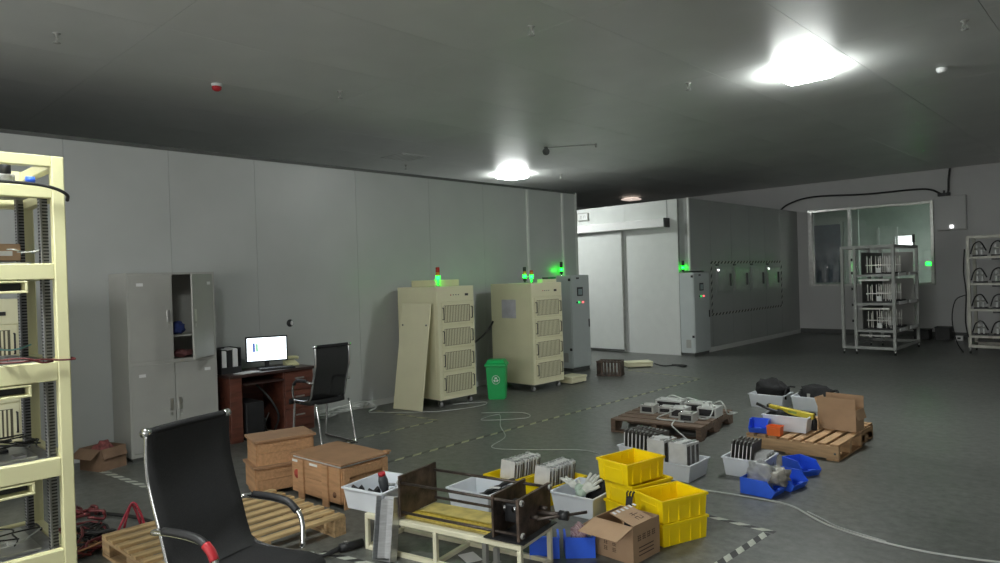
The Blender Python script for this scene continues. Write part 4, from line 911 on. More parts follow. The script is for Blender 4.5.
for k, (x, y, lb) in enumerate(((-3.70, 2.55, 'black clamp tool in the bench bin farthest from the drill'), (-3.60, 2.58, 'black clamp tool in the bench bin beside the drill'))):
    t = thing('hand_clamp', lb, 'clamp', (x, y, BH + 0.01), rot=(R(12), R(-10), R(30 + 50 * k)))
    MB().prism([(-.035, 0), (.02, 0), (.04, .10), (.03, .13), (.0, .11), (-.03, .14), (-.045, .12)], -.012, .012).build('jaw', BLACK, t, bevel=0.003)
    MB().cyl((0, -0.016, 0.05), (0, 0.016, 0.05), 0.014, 10).build('pivot', CHROME, t)
t = thing('metal_block', 'pale metal block lying in the bench bin', 'block', (-3.62, 2.76, BH + 0.012), R(25)); MB().bx(-0.05, 0.05, -0.03, 0.03, 0, 0.06).build('body', STEEL, t, bevel=0.003); MB().cyl((0, 0, 0.06), (0, 0, 0.075), 0.012, 8).build('stud', CHROME, t)
# white bin behind the jig
white_bin((-3.57, 3.49, 0), R(6), 0.40, 0.34, 0.15, 'white bin of black plastic strips behind the bench')
for k in range(4):
    t = tag(MB().prism([(-.15, 0), (.15, 0), (.15, .012), (.12, .02), (.09, .012), (.06, .02), (.03, .012), (0, .02), (-.03, .012), (-.06, .02), (-.09, .012), (-.12, .02), (-.15, .012)], -.02, .02).build('plastic_strip', BLACK, loc=(-3.54 + 0.025 * k, 3.47 + 0.02 * k, 0.03 + 0.034 * k), rot=(0, R(-6 - 5 * k), R(34 + 6 * k))), 'black toothed plastic strip lying in the white bin behind the bench', 'strip', 'black strips behind the bench')
t = thing('paper_note', 'white paper slip lying on the black strips', 'paper', (-3.42, 3.47, 0.165), R(25)); MB().bx(-0.04, 0.04, -0.02, 0.02, 0, 0.002).build('sheet', PAPER, t)
# yellow trays of cells
def yellow_tray(loc, rz, w_, d, h, label):
    t = thing('yellow_tray', label, 'tray', loc, rz, 'yellow trays of battery cells')
    MB().tub(w_ - .016, d - .016, h, 0.005, 0.95, lip=0.008, lh=0.012).build('shell', YEL, t)
    for sx in (-1, 1):
        for k in range(3): MB().bx(sx * (w_ / 2 - .012) - .004, sx * (w_ / 2 - .012) + .004, -d / 2 + .06 + k * .12, -d / 2 + .07 + k * .12, 0.02, h - 0.012).build('rib', YEL, t)
    return t
yellow_tray((-3.64, 3.95, 0), R(-2), 0.31, 0.44, 0.135, 'yellow tray of battery cells standing farther from the gloves bin')
yellow_tray((-3.31, 3.98, 0), R(-2), 0.31, 0.44, 0.135, 'yellow tray of battery cells next to the gloves bin')
for tr, (cx, y0, lb) in enumerate(((-3.62, 3.80, 'silver cell in the yellow tray farther from the gloves bin'), (-3.30, 3.83, 'silver cell in the yellow tray next to the gloves bin'))):
    for k in range(10): cell((cx + 0.004 * (k % 3), y0 + k * 0.032, 0.012), R(-2 + random.uniform(-2, 2)), 0.15, 0.017, 0.23 + random.uniform(-.004, .006), lb, 'cells in tray ' + 'ab'[tr], tilt=R(-8 + random.uniform(-1, 1)))
# gloves bin
white_bin((-2.94, 3.90, 0), R(5), 0.36, 0.40, 0.15, 'white bin with cotton gloves between the yellow tray and yellow crates')
def glove(loc, rot, label):
    t = thing('cotton_glove', label, 'glove', loc, rot=rot)
    b = MB().blob((0, 0, 0.02), (0.10, 0.085, 0.045), 2, 0.15, sub=2)
    for k in range(4):
        y = -0.03 + k * 0.02; L_ = (0.06, 0.075, 0.07, 0.055)[k]
        b.tube([(0.03, y, 0.02), (0.05 + L_ * .4, y * 1.3, 0.03), (0.05 + L_, y * 1.6, 0.02 + 0.012 * (k % 2))], 0.0105, 7, sub=2)
    b.tube([(-0.01, -0.03, 0.02), (0.03, -0.06, 0.03), (0.055, -0.075, 0.035)], 0.0115, 7, sub=2)
    b.build('hand_shell', mat('glove_white', (0.72, 0.73, 0.68), 0.9, var=0.08, scale=30, bump=0.3), t)
    MB().tube([(-0.04, 0, 0.02), (-0.085, 0, 0.022)], 0.032, 10).build('cuff', mat('glove_cuff', (0.55, 0.68, 0.58), 0.9), t)
glove((-3.0, 3.84, 0.15), (R(10), R(-8), R(165)), 'white cotton glove draped on the bin rim with fingers spread')
glove((-2.90, 3.86, 0.155), (R(20), R(-32), R(75)), 'white cotton glove standing up with a green cuff')
bundle((-2.86, 3.97, 0.03), (0.22, 0.2, 0.19), BLACKFAB, 'black cloth lying under the cotton gloves', 5)
# blue stacking bins
def blue_bin(loc, rz, label, w_=0.15, d=0.22, h=0.11, z=0.0):
    """open sloped front towards local +x... low front"""
    t = thing('blue_bin', label, 'bin', loc, rz, 'blue stacking bins')
    pr_ = [(-d / 2, 0), (d / 2 - .03, 0), (d / 2, 0.05), (d / 2 - .06, h), (-d / 2, h)]
    for s in (-1, 1): MB().prism(pr_, s * (w_ / 2) - .0025, s * (w_ / 2) + .0025).build('side', BLUE, t)
    MB().bx(-d / 2, d / 2 - .03, -w_ / 2, w_ / 2, 0.0, 0.004).build('bottom', BLUE, t)
    MB().bx(-d / 2 - .004, -d / 2, -w_ / 2 - .002, w_ / 2 + .002, 0, h).build('back', BLUE, t)
    MB().prism([(d / 2 - .034, 0), (d / 2 - .03, 0), (d / 2, .05), (d / 2 - .004, .05)], -w_ / 2, w_ / 2).build('front', BLUE, t)
    for s in (-1, 1): MB().bx(-d / 2, d / 2 - .06, s * w_ / 2 - .006, s * w_ / 2 + .006, h - .006, h + .002).build('rim', BLUE, t)
    MB().bx(d / 2 - .02, d / 2 + .004, -.03, .03, 0.045, 0.056).build('lip', BLUE, t)
    return t
blue_bin((-2.53, 3.27, 0), R(132), 'blue bin with striped rag between the low bench and the carton', 0.17, 0.2, 0.12)
blue_bin((-2.685, 3.13, 0), R(132), 'blue bin standing under the end of the press jig', 0.17, 0.20, 0.12)
bundle((-2.53, 3.27, 0.008), (0.09, 0.10, 0.16), mat('striped_rag', (0.55, 0.45, 0.44), 0.9, var=0.45, scale=35, stretch=(1, 5, 1), dirt=(0.2, 0.05, 0.09)), 'pink striped rag sticking out of the blue bin', 6, 'rag', 'rag')
blue_bin((-2.13, 4.99, 0), R(-2), 'blue bin holding a clear bag, beside the white cord', 0.20, 0.26, 0.115)
blue_bin((-2.07, 5.24, 0), R(-8), 'blue bin holding a grey bag, middle of the three floor bins', 0.20, 0.26, 0.115)
blue_bin((-2.10, 5.66, 0), R(-30), 'empty blue bin on the floor beside the light pallet', 0.17, 0.24, 0.115)
bundle((-2.17, 5.03, 0.006), (0.20, 0.17, 0.21), BAG, 'crumpled clear plastic bag in the blue bin beside the white cord', 7, 'plastic_bag', 'bag')
bundle((-2.06, 5.08, 0.05), (0.16, 0.2, 0.13), mat('grey_bag', (0.36, 0.34, 0.30), 0.5, var=0.2, scale=20, bump=0.5, bscale=60), 'crumpled grey bag bulging from a blue floor bin', 9, 'plastic_bag', 'bag')
blue_bin((-2.70, 6.27, 0.141), R(-80), 'blue bin standing on the light pallet', 0.16, 0.16, 0.115)
t = thing('orange_box', 'small orange plastic box on the light pallet', 'box', (-2.54, 6.23, 0.141), R(4))
MB().tub(0.12, 0.10, 0.085, 0.004, 0.95, lip=0.004, lh=0.008).build('shell', ORANGE, t); MB().bx(-0.05, 0.05, -0.045, 0.045, 0.05, 0.055).build('insert', ORANGE, t); MB().bx(-.02, .02, -.058, -.05, .06, .07).build('latch', ORANGE, t)
# bin of plates
white_bin((-2.42, 5.42, 0), R(3), 0.34, 0.36, 0.15, 'white bin of steel plates beside the blue floor bins')
for k in range(6): cell((-2.555 + k * 0.032, 5.43, 0.012), R(93), 0.22, 0.009, 0.25, 'upright steel plate in the white bin beside the blue bins', 'upright steel plates', tilt=R(6), tabs=True, dark=True)
for k in range(4): cell((-2.315, 5.36 + k * 0.045, 0.06), R(15), 0.10, 0.014, 0.13, 'leaning dark steel plate in the white bin beside the blue bins', 'leaning steel plates', tilt=R(-28), tabs=False).data.materials[0] = mat('dark_plate', (0.22, 0.22, 0.22), 0.4, 0.6, var=0.2, scale=14)
# two bins of cells between the yellow crates and the brown pallet
white_bin((-3.28, 5.24, 0), R(-6), 0.38, 0.34, 0.14, 'white bin of thin cells in front of the brown pallet')
for k in range(8): cell((-3.43 + k * 0.042, 5.25 - 0.004 * k, 0.012), R(86), 0.24, 0.015, 0.26, 'thin steel cell in the white bin before the brown pallet', 'thin cells before the brown pallet', tilt=R(3), dark=True)
white_bin((-2.86, 5.02, 0), R(2), 0.42, 0.36, 0.14, 'white bin of thick cells behind the yellow crates')
for k, (x, lb) in enumerate(((-2.985, 'left block of'), (-2.785, 'right block of'))):
    for j in range(3): cell((x, 4.94 + j * 0.072, 0.012), R(2), 0.155, 0.066, 0.275 - 0.004 * j, ['thick silver cell under the paper slip in the white bin', 'thick silver cell beside the paper-topped ones in the white bin'][k], 'thick cells ' + 'ab'[k])
t = thing('paper_note', 'white paper slip lying on the thick cells', 'paper', (-2.99, 5.0, 0.292), R(20)); MB().bx(-0.07, 0.07, -0.035, 0.035, 0, 0.002).build('sheet', PAPER, t)
# duct piece leaning on the bench, and things under it
t = thing('metal_channel', 'silver sheet-metal channel leaning against the low bench', 'channel', (-3.335, 2.438, 0.003), rot=(R(-13), R(-4), R(11.5)))
MB().bx(-0.07, -0.066, -0.03, 0.03, 0, 0.36).bx(0.066, 0.07, -0.03, 0.03, 0, 0.36).bx(-0.066, 0.066, 0.026, 0.03, 0, 0.36).build('shell', STEEL, t)
MB().bx(-0.07, 0.07, -0.03, 0.03, -0.002, 0.0).build('end_cap', STEEL, t)
MB().prism([(-0.03, -0.03), (0.0, 0.0), (0.03, 0.026), (-0.066, 0.026)], 0.01, 0.34, 'z').build('inner_fold', STEEL, t)
t = thing('white_paper', 'white paper sheet on the floor under the low bench', 'paper', (-2.97, 2.79, 0.0005), R(-20)); MB().bx(-0.07, 0.07, -0.05, 0.05, 0, 0.0015).build('sheet', PAPER, t)
for k, (x, y) in enumerate(((-2.85, 2.80), (-2.80, 2.84))):
    t = thing('metal_post', 'short grey metal post standing on the floor under the bench', 'post', (x, y, 0), R(10), 'metal posts under the bench')
    MB().bx(-.014, .014, -.014, .014, 0.006, [0.115, 0.085][k]).build('shaft', STEELGREY, t); MB().bx(-.02, .02, -.02, .02, 0, 0.006).build('foot', STEELGREY, t)
t = thing('grease_gun', 'black long-nosed hand tool lying on the floor beside the bench', 'hand tool', (-3.63, 2.38, 0), R(-100))
MB().tube([(-0.1, 0, 0.028), (0.0, 0, 0.028), (0.05, 0, 0.03)], 0.026, 10).build('barrel', BLACK, t); MB().tube([(0.05, 0, 0.03), (0.14, 0.01, 0.018), (0.22, 0.0, 0.012)], [0.016, 0.01, 0.007], 8, sub=3).build('nozzle', BLACK, t)
MB().bx(0.0, 0.02, -0.012, 0.012, 0.05, 0.062).build('cap', CHROME, t)

# yellow crates
def yellow_crate(loc, rz, label, w_=0.285, d=0.37, h=0.14):
    t = thing('yellow_crate', label, 'crate', loc, rz, 'yellow plastic crates')
    MB().tub(w_ - .016, d - .016, h, 0.005, 0.955, lip=0.008, lh=0.016).build('shell', YEL, t, bevel=0.0015)
    for sx in (-1, 1):
        for y in (-d * .33, -d * .12, d * .12, d * .33): MB().bx(sx * (w_ / 2 - .012) - .0045, sx * (w_ / 2 - .012) + .0045, y - .006, y + .006, 0.006, h - 0.016).build('rib', YEL, t)
        MB().bx(sx * (w_ / 2 - .011) - .003, sx * (w_ / 2 - .011) + .003, -d * .12, d * .12, h - .055, h - .05).build('grip_ledge', YEL, t)
    for sy in (-1, 1):
        for x in (-w_ * .3, w_ * .3): MB().bx(x - .006, x + .006, sy * (d / 2 - .012) - .0045, sy * (d / 2 - .012) + .0045, 0.006, h - 0.016).build('rib', YEL, t)
        MB().bx(-w_ * .26, w_ * .26, sy * (d / 2 - .010) - .003, sy * (d / 2 - .010) + .003, h - .05, h - .045).bx(-w_ * .26, -w_ * .24, sy * (d / 2 - .010) - .003, sy * (d / 2 - .010) + .003, h - .045, h - .016).bx(w_ * .24, w_ * .26, sy * (d / 2 - .010) - .003, sy * (d / 2 - .010) + .003, h - .045, h - .016).build('label_frame', YEL, t)
    return t
yellow_crate((-2.235, 3.83, 0), R(-19), 'lower yellow crate of the stack of two beside the open carton')
yellow_crate((-2.235, 3.83, 0.1405), R(-19), 'upper yellow crate of the stack of two beside the open carton')
yellow_crate((-2.55, 3.96, 0), R(-14), 'bottom yellow crate of the stack of three behind the open carton')
yellow_crate((-2.55, 3.96, 0.1405), R(-14), 'middle yellow crate of the stack of three behind the open carton')
yellow_crate((-2.585, 3.935, 0.281), R(-10), 'topmost yellow crate of the stack of three behind the open carton')

# open carton with print
def strokes(b, x, z, s, rng, M=None, y=-0.0005):
    """a pseudo character of a few bars in the plane y"""
    for k in range(3): b.bx(x, x + s, y - .0006, y, z + s * (0.1 + 0.38 * k), z + s * (0.2 + 0.38 * k), M)
    for k in range(2): b.bx(x + s * (0.15 + 0.5 * k), x + s * (0.27 + 0.5 * k), y - .0006, y, z + s * rng.uniform(0, .2), z + s, M)
t = thing('open_carton', 'open brown carton with printed marks in front of the yellow crates', 'carton', (-2.30, 3.44, 0), R(-2))
W, D_, H = 0.27, 0.27, 0.215
for (x0, x1, y0, y1) in ((-W / 2, W / 2, -D_ / 2, -D_ / 2 + .005), (-W / 2, W / 2, D_ / 2 - .005, D_ / 2), (-W / 2, -W / 2 + .005, -D_ / 2 + .005, D_ / 2 - .005), (W / 2 - .005, W / 2, -D_ / 2 + .005, D_ / 2 - .005)):
    MB().bx(x0, x1, y0, y1, 0, H).build('wall', CARD, t)
MB().bx(-W / 2 + .005, W / 2 - .005, -D_ / 2 + .005, D_ / 2 - .005, 0.001, 0.006).build('bottom', CARD, t)
fr = MB().bx(-W / 2, W / 2, -0.16, 0, -0.004, 0).build('flap', CARD, t, loc=(0, -D_ / 2, H), rot=(R(14), 0, 0))
MB().bx(-0.15, 0, -D_ / 2, D_ / 2, -0.004, 0).build('flap', CARD, t, loc=(-W / 2, 0, H), rot=(0, R(-35), 0))
f2 = MB().bx(-0.17, 0, -D_ / 2 + .01, D_ / 2 - .07, 0.0, 0.004).build('flap', CARD, t, loc=(W / 2, 0, H), rot=(0, R(14), 0))
b = MB()
b.bx(-.10, -.095, -.03, .0, .004, .0046).bx(-.095, -.07, -.016, -.012, .004, .0046).bx(-.085, -.08, -.03, .03, .004, .0046)
b.bx(-.06, -.03, .02, .025, .004, .0046).bx(-.035, -.03, -.005, .02, .004, .0046).bx(-.06, -.03, -.008, -.003, .004, .0046).bx(-.06, -.055, -.03, -.005, .004, .0046).bx(-.06, -.03, -.033, -.029, .004, .0046)
b.build('handwritten_number', PRINT, f2)
b = MB()
for k in range(6): b.bx(-.165, -.14, -.115 + k * .04, -.095 + k * .04, .004, .0046)
b.build('tape_scraps', PAPER, f2)
rng = random.Random(4); b = MB()
Mx = Matrix.Translation((W / 2, 0, 0)) @ Matrix.Rotation(R(90), 4, 'Z')
for k in range(4): strokes(b, -0.09 + k * 0.048, 0.12, 0.034, rng, Mx)
for k in range(3): b.bx(-0.08, 0.07, -0.0011, -0.0005, 0.035 + k * 0.022, 0.041 + k * 0.022, Mx)
b.build('printed_marks', PRINT, t)
b = MB()
for i in range(2):
    for k in range(4): strokes(b, -0.07 + i * 0.06, 0.04 + k * 0.036, 0.026, rng, Matrix.Translation((0, -D_ / 2, 0)))
b.build('printed_marks', PRINT, t)
t = thing('cable_gland_strip', 'black toothed plastic strip sticking out of the open carton', 'strip', (-2.37, 3.53, 0.02), rot=(R(-4), R(6), R(30)))
MB().bx(-.02, .02, -.012, .012, 0, .27).build('body', BLACK, t)
for k in range(3): MB().tube([(-.016 + k * .016, 0, .268), (-.018 + k * .018, 0, .292), (-.010 + k * .018, 0, .304)], 0.006, 6).build('tooth', BLACK, t)

# ------------------------------------------------------------------ modules and cables on the brown pallet
def module(loc, rz, w_, d, h, label, m_=None):
    m_ = m_ or STEELGREY
    t = thing('battery_module', label, 'module', loc, rz, 'grey modules on the brown pallet')
    MB().bx(-w_ / 2, w_ / 2, -d / 2, d / 2, 0, 0.014).build('bottom_plate', m_, t); tp = MB().bx(-w_ / 2, w_ / 2, -d / 2, d / 2, h - 0.016, h).build('top_plate', m_, t)
    for x in (-w_ / 2, w_ / 2 - .018): MB().bx(x, x + .018, -d / 2 + .004, d / 2 - .004, .014, h - .016).build('side_plate', m_, t)
    MB().bx(-w_ / 2 + .02, w_ / 2 - .02, -d / 2 + .012, d / 2 - .012, .016, h - .02).build('core', BLACK, t)
    for sx in (-1, 1): MB().cyl((sx * w_ * .36, -d * .3, h), (sx * w_ * .36, -d * .3, h + .014), 0.011, 8).build('bolt', CHROME, t)
    MB().bx(-w_ * .2, w_ * .2, -d / 2, -d / 2 + .012, .02, .032).build('connector', BLACK, t)
    return t
ZP = 0.141
LG = mat('light_grey_module', (0.55, 0.56, 0.54), 0.45, 0.2, var=0.08)
for x, y, w_, d, h, lb, m_ in ((-4.01, 6.50, 0.15, 0.17, 0.085, 'grey module at the brown pallet corner towards the green bin', STEELGREY), (-3.83, 6.58, 0.17, 0.16, 0.07, 'low dark grey module beside the corner one on the brown pallet', STEELGREY),
                          (-3.63, 6.48, 0.17, 0.18, 0.10, 'light grey module with a cable loop in the middle of the brown pallet', LG), (-3.46, 6.33, 0.15, 0.15, 0.085, 'dark module at the brown pallet corner towards the cell bins', STEELGREY),
                          (-3.93, 6.82, 0.3, 0.18, 0.10, 'long light grey module under a crossing cable on the brown pallet', LG), (-3.62, 6.85, 0.24, 0.2, 0.095, 'light grey module tangled in white cables on the brown pallet', LG), (-3.40, 6.68, 0.2, 0.22, 0.10, 'light grey module under arched cables on the brown pallet', LG)):
    module((x, y, ZP), R(8), w_, d, h, lb, m_)
for k, (pts, lb) in enumerate((
    ([(-3.62, 6.42, .24), (-3.68, 6.36, .2), (-3.78, 6.3, .15), (-3.72, 6.2, .15), (-3.55, 6.22, .15), (-3.45, 6.22, .15)], 'white cable looping on the bare boards of the brown pallet'),
    ([(-3.40, 6.68, .25), (-3.36, 6.62, .30), (-3.30, 6.55, .24), (-3.32, 6.48, .155), (-3.42, 6.47, .15)], 'white cable arching over the module on the brown pallet'),
    ([(-3.42, 6.8, .25), (-3.32, 6.76, .29), (-3.26, 6.74, .24), (-3.26, 6.8, .155), (-3.23, 6.95, .15), (-3.3, 6.92, .15)], 'white cable coiled at the brown pallet edge towards the black bags'),
    ([(-3.55, 6.22, .155), (-3.50, 6.08, .15), (-3.46, 6.03, .13), (-3.30, 6.0, .04), (-3.2, 5.96, .01)], 'white cable hanging off the brown pallet towards the cell bins'),
    ([(-4.0, 6.85, .25), (-3.9, 6.8, .29), (-3.8, 6.86, .25), (-3.7, 6.8, .28), (-3.6, 6.88, .24), (-3.5, 6.8, .26)], 'white cable lying across the long light grey module'))):
    tag(MB().tube(pts, 0.007, 7, sub=6).build('white_cable', WCORD), lb, 'cable', 'white cables on the brown pallet')

# ------------------------------------------------------------------ things on and behind the light pallet
white_bin((-2.53, 6.52, 0.141), R(4), 0.42, 0.24, 0.145, 'white bin of yellow and black tools on the light pallet')
b = MB()
t = thing('spirit_level', 'yellow and black level lying across the bin on the light pallet', 'level', (-2.50, 6.54, 0.30), rot=(R(8), R(6), R(-4)))
MB().bx(-0.22, 0.20, -0.02, 0.02, -0.02, 0.03).build('bar', mat('tool_yellow', (0.62, 0.50, 0.04), 0.5), t, bevel=0.003); MB().bx(-0.24, -0.22, -0.022, 0.022, -.022, .032).build('end_cap', BLACK, t); MB().bx(-0.03, 0.05, -0.021, 0.021, 0.0, 0.02).build('vial', mat('vial', (0.3, 0.4, 0.1), 0.2), t)
t = thing('crowbar', 'long black bar lying over the rim of the bin on the light pallet', 'bar', (-2.60, 6.50, 0.30), rot=(0, R(12), R(10)))
MB().tube([(-0.22, 0, 0.02), (-0.1, 0, 0.0), (0.1, 0, -0.01), (0.2, 0, -0.01)], 0.014, 8).build('shaft', BLACK, t); MB().tube([(0.2, 0, -0.01), (0.24, 0, 0.0), (0.255, 0, 0.02)], 0.012, 8, sub=2).build('hook', BLACK, t)
bundle((-2.62, 6.52, 0.16), (0.26, 0.16, 0.16), BLACKFAB, 'black tool roll in the bin on the light pallet', 11, 'tool_roll', 'tool roll')
t = thing('black_sprayer', 'black bottle tool standing between the bin and the carton', 'bottle', (-2.335, 6.62, 0.141), R(10))
MB().lathe([(0.02, 0), (0.03, 0.01), (0.03, 0.09), (0.012, 0.12), (0.012, 0.14)], 12).build('bottle', BLACK, t); MB().bx(-0.04, 0.02, -0.01, 0.01, 0.14, 0.165).build('head', BLACK, t)
t = thing('open_carton', 'open brown carton standing on the light pallet', 'carton', (-2.165, 6.83, 0.141), R(-4))
W, D_, H = 0.34, 0.19, 0.20
MB().bx(-W / 2, W / 2, -D_ / 2, -D_ / 2 + .005, 0, H).build('wall', CARD, t); MB().bx(-W / 2, W / 2, D_ / 2 - .005, D_ / 2, 0, H).build('wall', CARD, t)
MB().bx(-W / 2, -W / 2 + .005, -D_ / 2 + .005, D_ / 2 - .005, 0, H).build('wall', CARD, t); MB().bx(W / 2 - .005, W / 2, -D_ / 2 + .005, D_ / 2 - .005, 0, H).build('wall', CARD, t)
MB().bx(-W / 2 + .005, W / 2 - .005, -D_ / 2 + .005, D_ / 2 - .005, 0.001, .006).build('bottom', CARD, t)
MB().bx(-W / 2, W / 2, -.004, 0, 0, .10).build('flap', CARD, t, loc=(0, -D_ / 2 + .004, H), rot=(R(6), 0, 0)); MB().bx(-W / 2, W / 2, 0, .004, 0, .11).build('flap', CARD, t, loc=(0, D_ / 2 - .004, H), rot=(R(-4), 0, 0))
MB().bx(0, .004, -D_ / 2, D_ / 2, 0, .09).build('flap', CARD, t, loc=(W / 2, 0, H - .003), rot=(0, R(165), 0)); MB().bx(-.004, 0, -D_ / 2, D_ / 2, 0, .09).build('flap', CARD, t, loc=(-W / 2 + .004, 0, H), rot=(0, R(-20), 0))
MB().bx(-W / 2 - .0006, -W / 2 + 0.02, -D_ / 2 - .0006, -D_ / 2, 0.0, H).build('sealing_tape', mat('parcel_tape', (0.45, 0.3, 0.18), 0.3), t)
pallet('wooden_pallet', (-2.28, 7.045, 0), R(0), 0.54, 0.42, 0.14, 4, 0.08, WOODOR, WOODOR, 'short wooden pallet piece behind the open carton', 'x')
white_bin((-3.40, 8.24, 0), R(2), 0.42, 0.36, 0.16, 'white bin with a black bag, farther from the carton')
white_bin((-2.93, 8.33, 0), R(2), 0.42, 0.36, 0.16, 'white bin with a strapped black bag, nearer the carton')
bundle((-3.38, 8.24, 0.05), (0.37, 0.29, 0.28), BLACKFAB, 'plain black bag heaped in the white bin farther from the carton', 21, 'black_bag', 'bag')
t = thing('black_bag', 'black bag with straps heaped in the white bin nearer the carton', 'bag', (-2.91, 8.33, 0.05))
MB().blob((0, 0, 0.12), (0.38, 0.29, 0.24), 24, 0.35, 2.2, floor=0).build('body', BLACKFAB, t)
MB().tube([(-0.2, -0.08, 0.2), (-0.27, -0.12, 0.2), (-0.29, -0.15, 0.12), (-0.28, -0.17, 0.06)], 0.012, 6, sub=3).build('strap', BLACKFAB, t); MB().tube([(0.2, -0.05, 0.18), (0.27, -0.1, 0.2), (0.3, -0.14, 0.15)], 0.016, 6, sub=3).build('strap', BLACKFAB, t)
MB().box((-0.02, -0.165, 0.13), (0.03, 0.02, 0.04)).build('buckle', STEELGREY, t)

# ------------------------------------------------------------------ racks at the back
def test_rack(x0, x1, y0, y1, h, levels_, label, m_, xdiv=None, feet=0.1):
    t = thing('test_rack', label, 'rack', ((x0 + x1) / 2, (y0 + y1) / 2, 0))
    X = (x1 - x0) / 2; Y = (y1 - y0) / 2; p = 0.05
    xs = [-X, X - p] + ([xdiv] if xdiv is not None else [])
    for x in xs:
        for y in (-Y, Y - p):
            MB().bx(x, x + p, y, y + p, feet, h).build('post', m_, t)
            MB().cyl((x + p / 2, y + p / 2, 0), (x + p / 2, y + p / 2, feet), 0.018, 8).build('foot', CHROME, t)
    for y in (-Y, Y - p):
        for z in (feet, h - p): MB().bx(-X + p, X - p, y + .002, y + p - .002, z, z + p).build('rail', m_, t)
    for x in (-X, X - p):
        for z in (feet, h - p): MB().bx(x + .002, x + p - .002, -Y + p, Y - p, z, z + p).build('rail', m_, t)
    xa = -X + p if xdiv is None else xdiv + p
    for z in levels_:
        MB().bx(xa, X - p, -Y, -Y + p - .002, z, z + 0.04).build('shelf_rail', m_, t); MB().bx(xa, X - p, Y - p + .002, Y, z, z + 0.04).build('shelf_rail', m_, t)
        MB().bx(X - p + .002, X, -Y + p, Y - p, z, z + .04).build('shelf_rail', m_, t)
        MB().bx(xa, X - p, -Y + p, Y - p, z + .015, z + .03).build('shelf', GALV, t)
    return t, X, Y
RG = mat('rack_grey', (0.40, 0.41, 0.39), 0.45)
rk, X, Y = test_rack(-4.37, -3.45, 14.0, 15.75, 2.03, [0.42, 0.92, 1.45], 'grey test rack with electrode fixtures before the window', RG, -0.24)
for k, z in enumerate((0.46, 0.96, 1.49)):
    for j, (yy, nm) in enumerate(((-0.62, 'outer'), (0.1, 'window side'))):
        f = thing('cell_fixture', ['upright pin fixture on the %s grey test rack shelf, %s row' % (s_, nm) for s_ in ('bottom', 'middle', 'top')][k], 'fixture', (-3.75, 14.875 + yy, z), group='pin fixtures in the test rack')
        MB().bx(-0.22, 0.22, -0.12, 0.12, 0, 0.03).build('base', BLACK, f)
        for i in range(6): MB().bx(-0.20 + i * 0.075, -0.188 + i * 0.075, -0.10, -0.088, 0.03, 0.34).build('pin', ALU, f)
        MB().bx(-0.22, 0.2, -0.11, -0.1, 0.16, 0.18).build('cross_bar', ALU, f); MB().bx(-0.04, 0.04, -0.115, -0.09, 0.03, 0.12).build('clip', WHITE, f)
        for i in range(3): MB().bx(-0.2 + i * .15, -0.19 + i * .15, 0.08, 0.092, 0.03, 0.3).build('pin', ALU, f)
    for i, yy in enumerate((-0.62, 0.12)):
        MB().bx(X - 0.002, X + 0.012, yy, yy + 0.52, z - 0.04, z + 0.02).build('reflection_strip', mat('strip_reflection', (0.92, 0.93, 0.92), 0.4, var=0.02), rk)  # near-white colour stands in for lamp reflections along the shelf edge
    MB().bx(-0.15, 0.36, -0.86, -0.82, z - 0.12, z - 0.09).build('slide', ALU, rk)
    MB().bx(-0.16, 0.39, 0.80, 0.81, z - 0.01, z + 0.42).build('rear_shade_sheet', STEELGREY, rk)  # grey sheet added as the dim rack interior behind the fixtures
    MB().bx(-0.185, -0.175, -0.55, 0.8, z - 0.01, z + 0.42).build('side_panel', TRIMDARK, rk)  # dark sheet added so the side openings look shaded, not a rack part
for z in (0.6, 0.9, 1.2, 1.5, 1.75): MB().bx(-0.27, -0.24, -0.885, -0.876, z, z + 0.05).build('clamp', BLACK, rk)
MB().tube([(0.43 + 0.025 * math.cos(a), -0.84, 2.055 + 0.025 * math.sin(a)) for a in [i * math.pi / 6 for i in range(13)]], 0.006, 6).build('lifting_eye', STEELGREY, rk)
stack_light('stack_light', (-3.49, 15.6, 2.031), [BLACK, BLACK, BLACK], 'unlit dark stack light on the grey test rack', 0.06)
rk2, X, Y = test_rack(-2.51, -1.55, 14.95, 15.6, 2.14, [0.29, 0.77, 1.24, 1.72], 'pale test rack with chrome fixtures beside the electrical box', mat('rack_pale', (0.58, 0.57, 0.50), 0.45), None, 0.11)
for k, z in enumerate((0.33, 0.81, 1.28, 1.76)):
    for j in range(3):
        f = thing('clamp_fixture', ['chrome clamp fixture on the %s shelf of the pale test rack' % s_ for s_ in ('lowest', 'second', 'third', 'top')][k], 'fixture', (-2.33 + j * 0.28, 15.12, z), group='clamp fixtures on shelf %d' % k)
        MB().bx(-0.1, 0.1, -0.08, 0.08, 0, 0.03).build('base', BLACK, f); MB().bx(-0.05, -0.02, -0.06, 0.0, 0.03, 0.22).bx(0.03, 0.05, -0.06, 0.0, 0.03, 0.2).build('upright', WHITE, f); MB().cyl((-0.06, -0.05, 0.14), (0.06, -0.05, 0.14), 0.02, 8).build('cross_pin', ALU, f)
    MB().bx(-0.1, 0.12, -Y - .01, -Y, z - 0.07, z - 0.04).build('tag_plate', BLACK, rk2)
    b = MB(); rng = random.Random(k)
    for j in range(3):
        x = -2.45 + j * 0.28; b.tube([(x, 15.0, z + .05), (x + .06, 14.96, z + .22), (x + .16, 14.95, z + .26), (x + .24, 14.98, z + .1)], 0.012, 6, sub=4)
    tag(b.build('black_cable', BCORD), ['black cables looped over the %s shelf of the pale test rack' % s_ for s_ in ('lowest', 'second', 'third', 'top')][k], 'cable', 'rack cables')
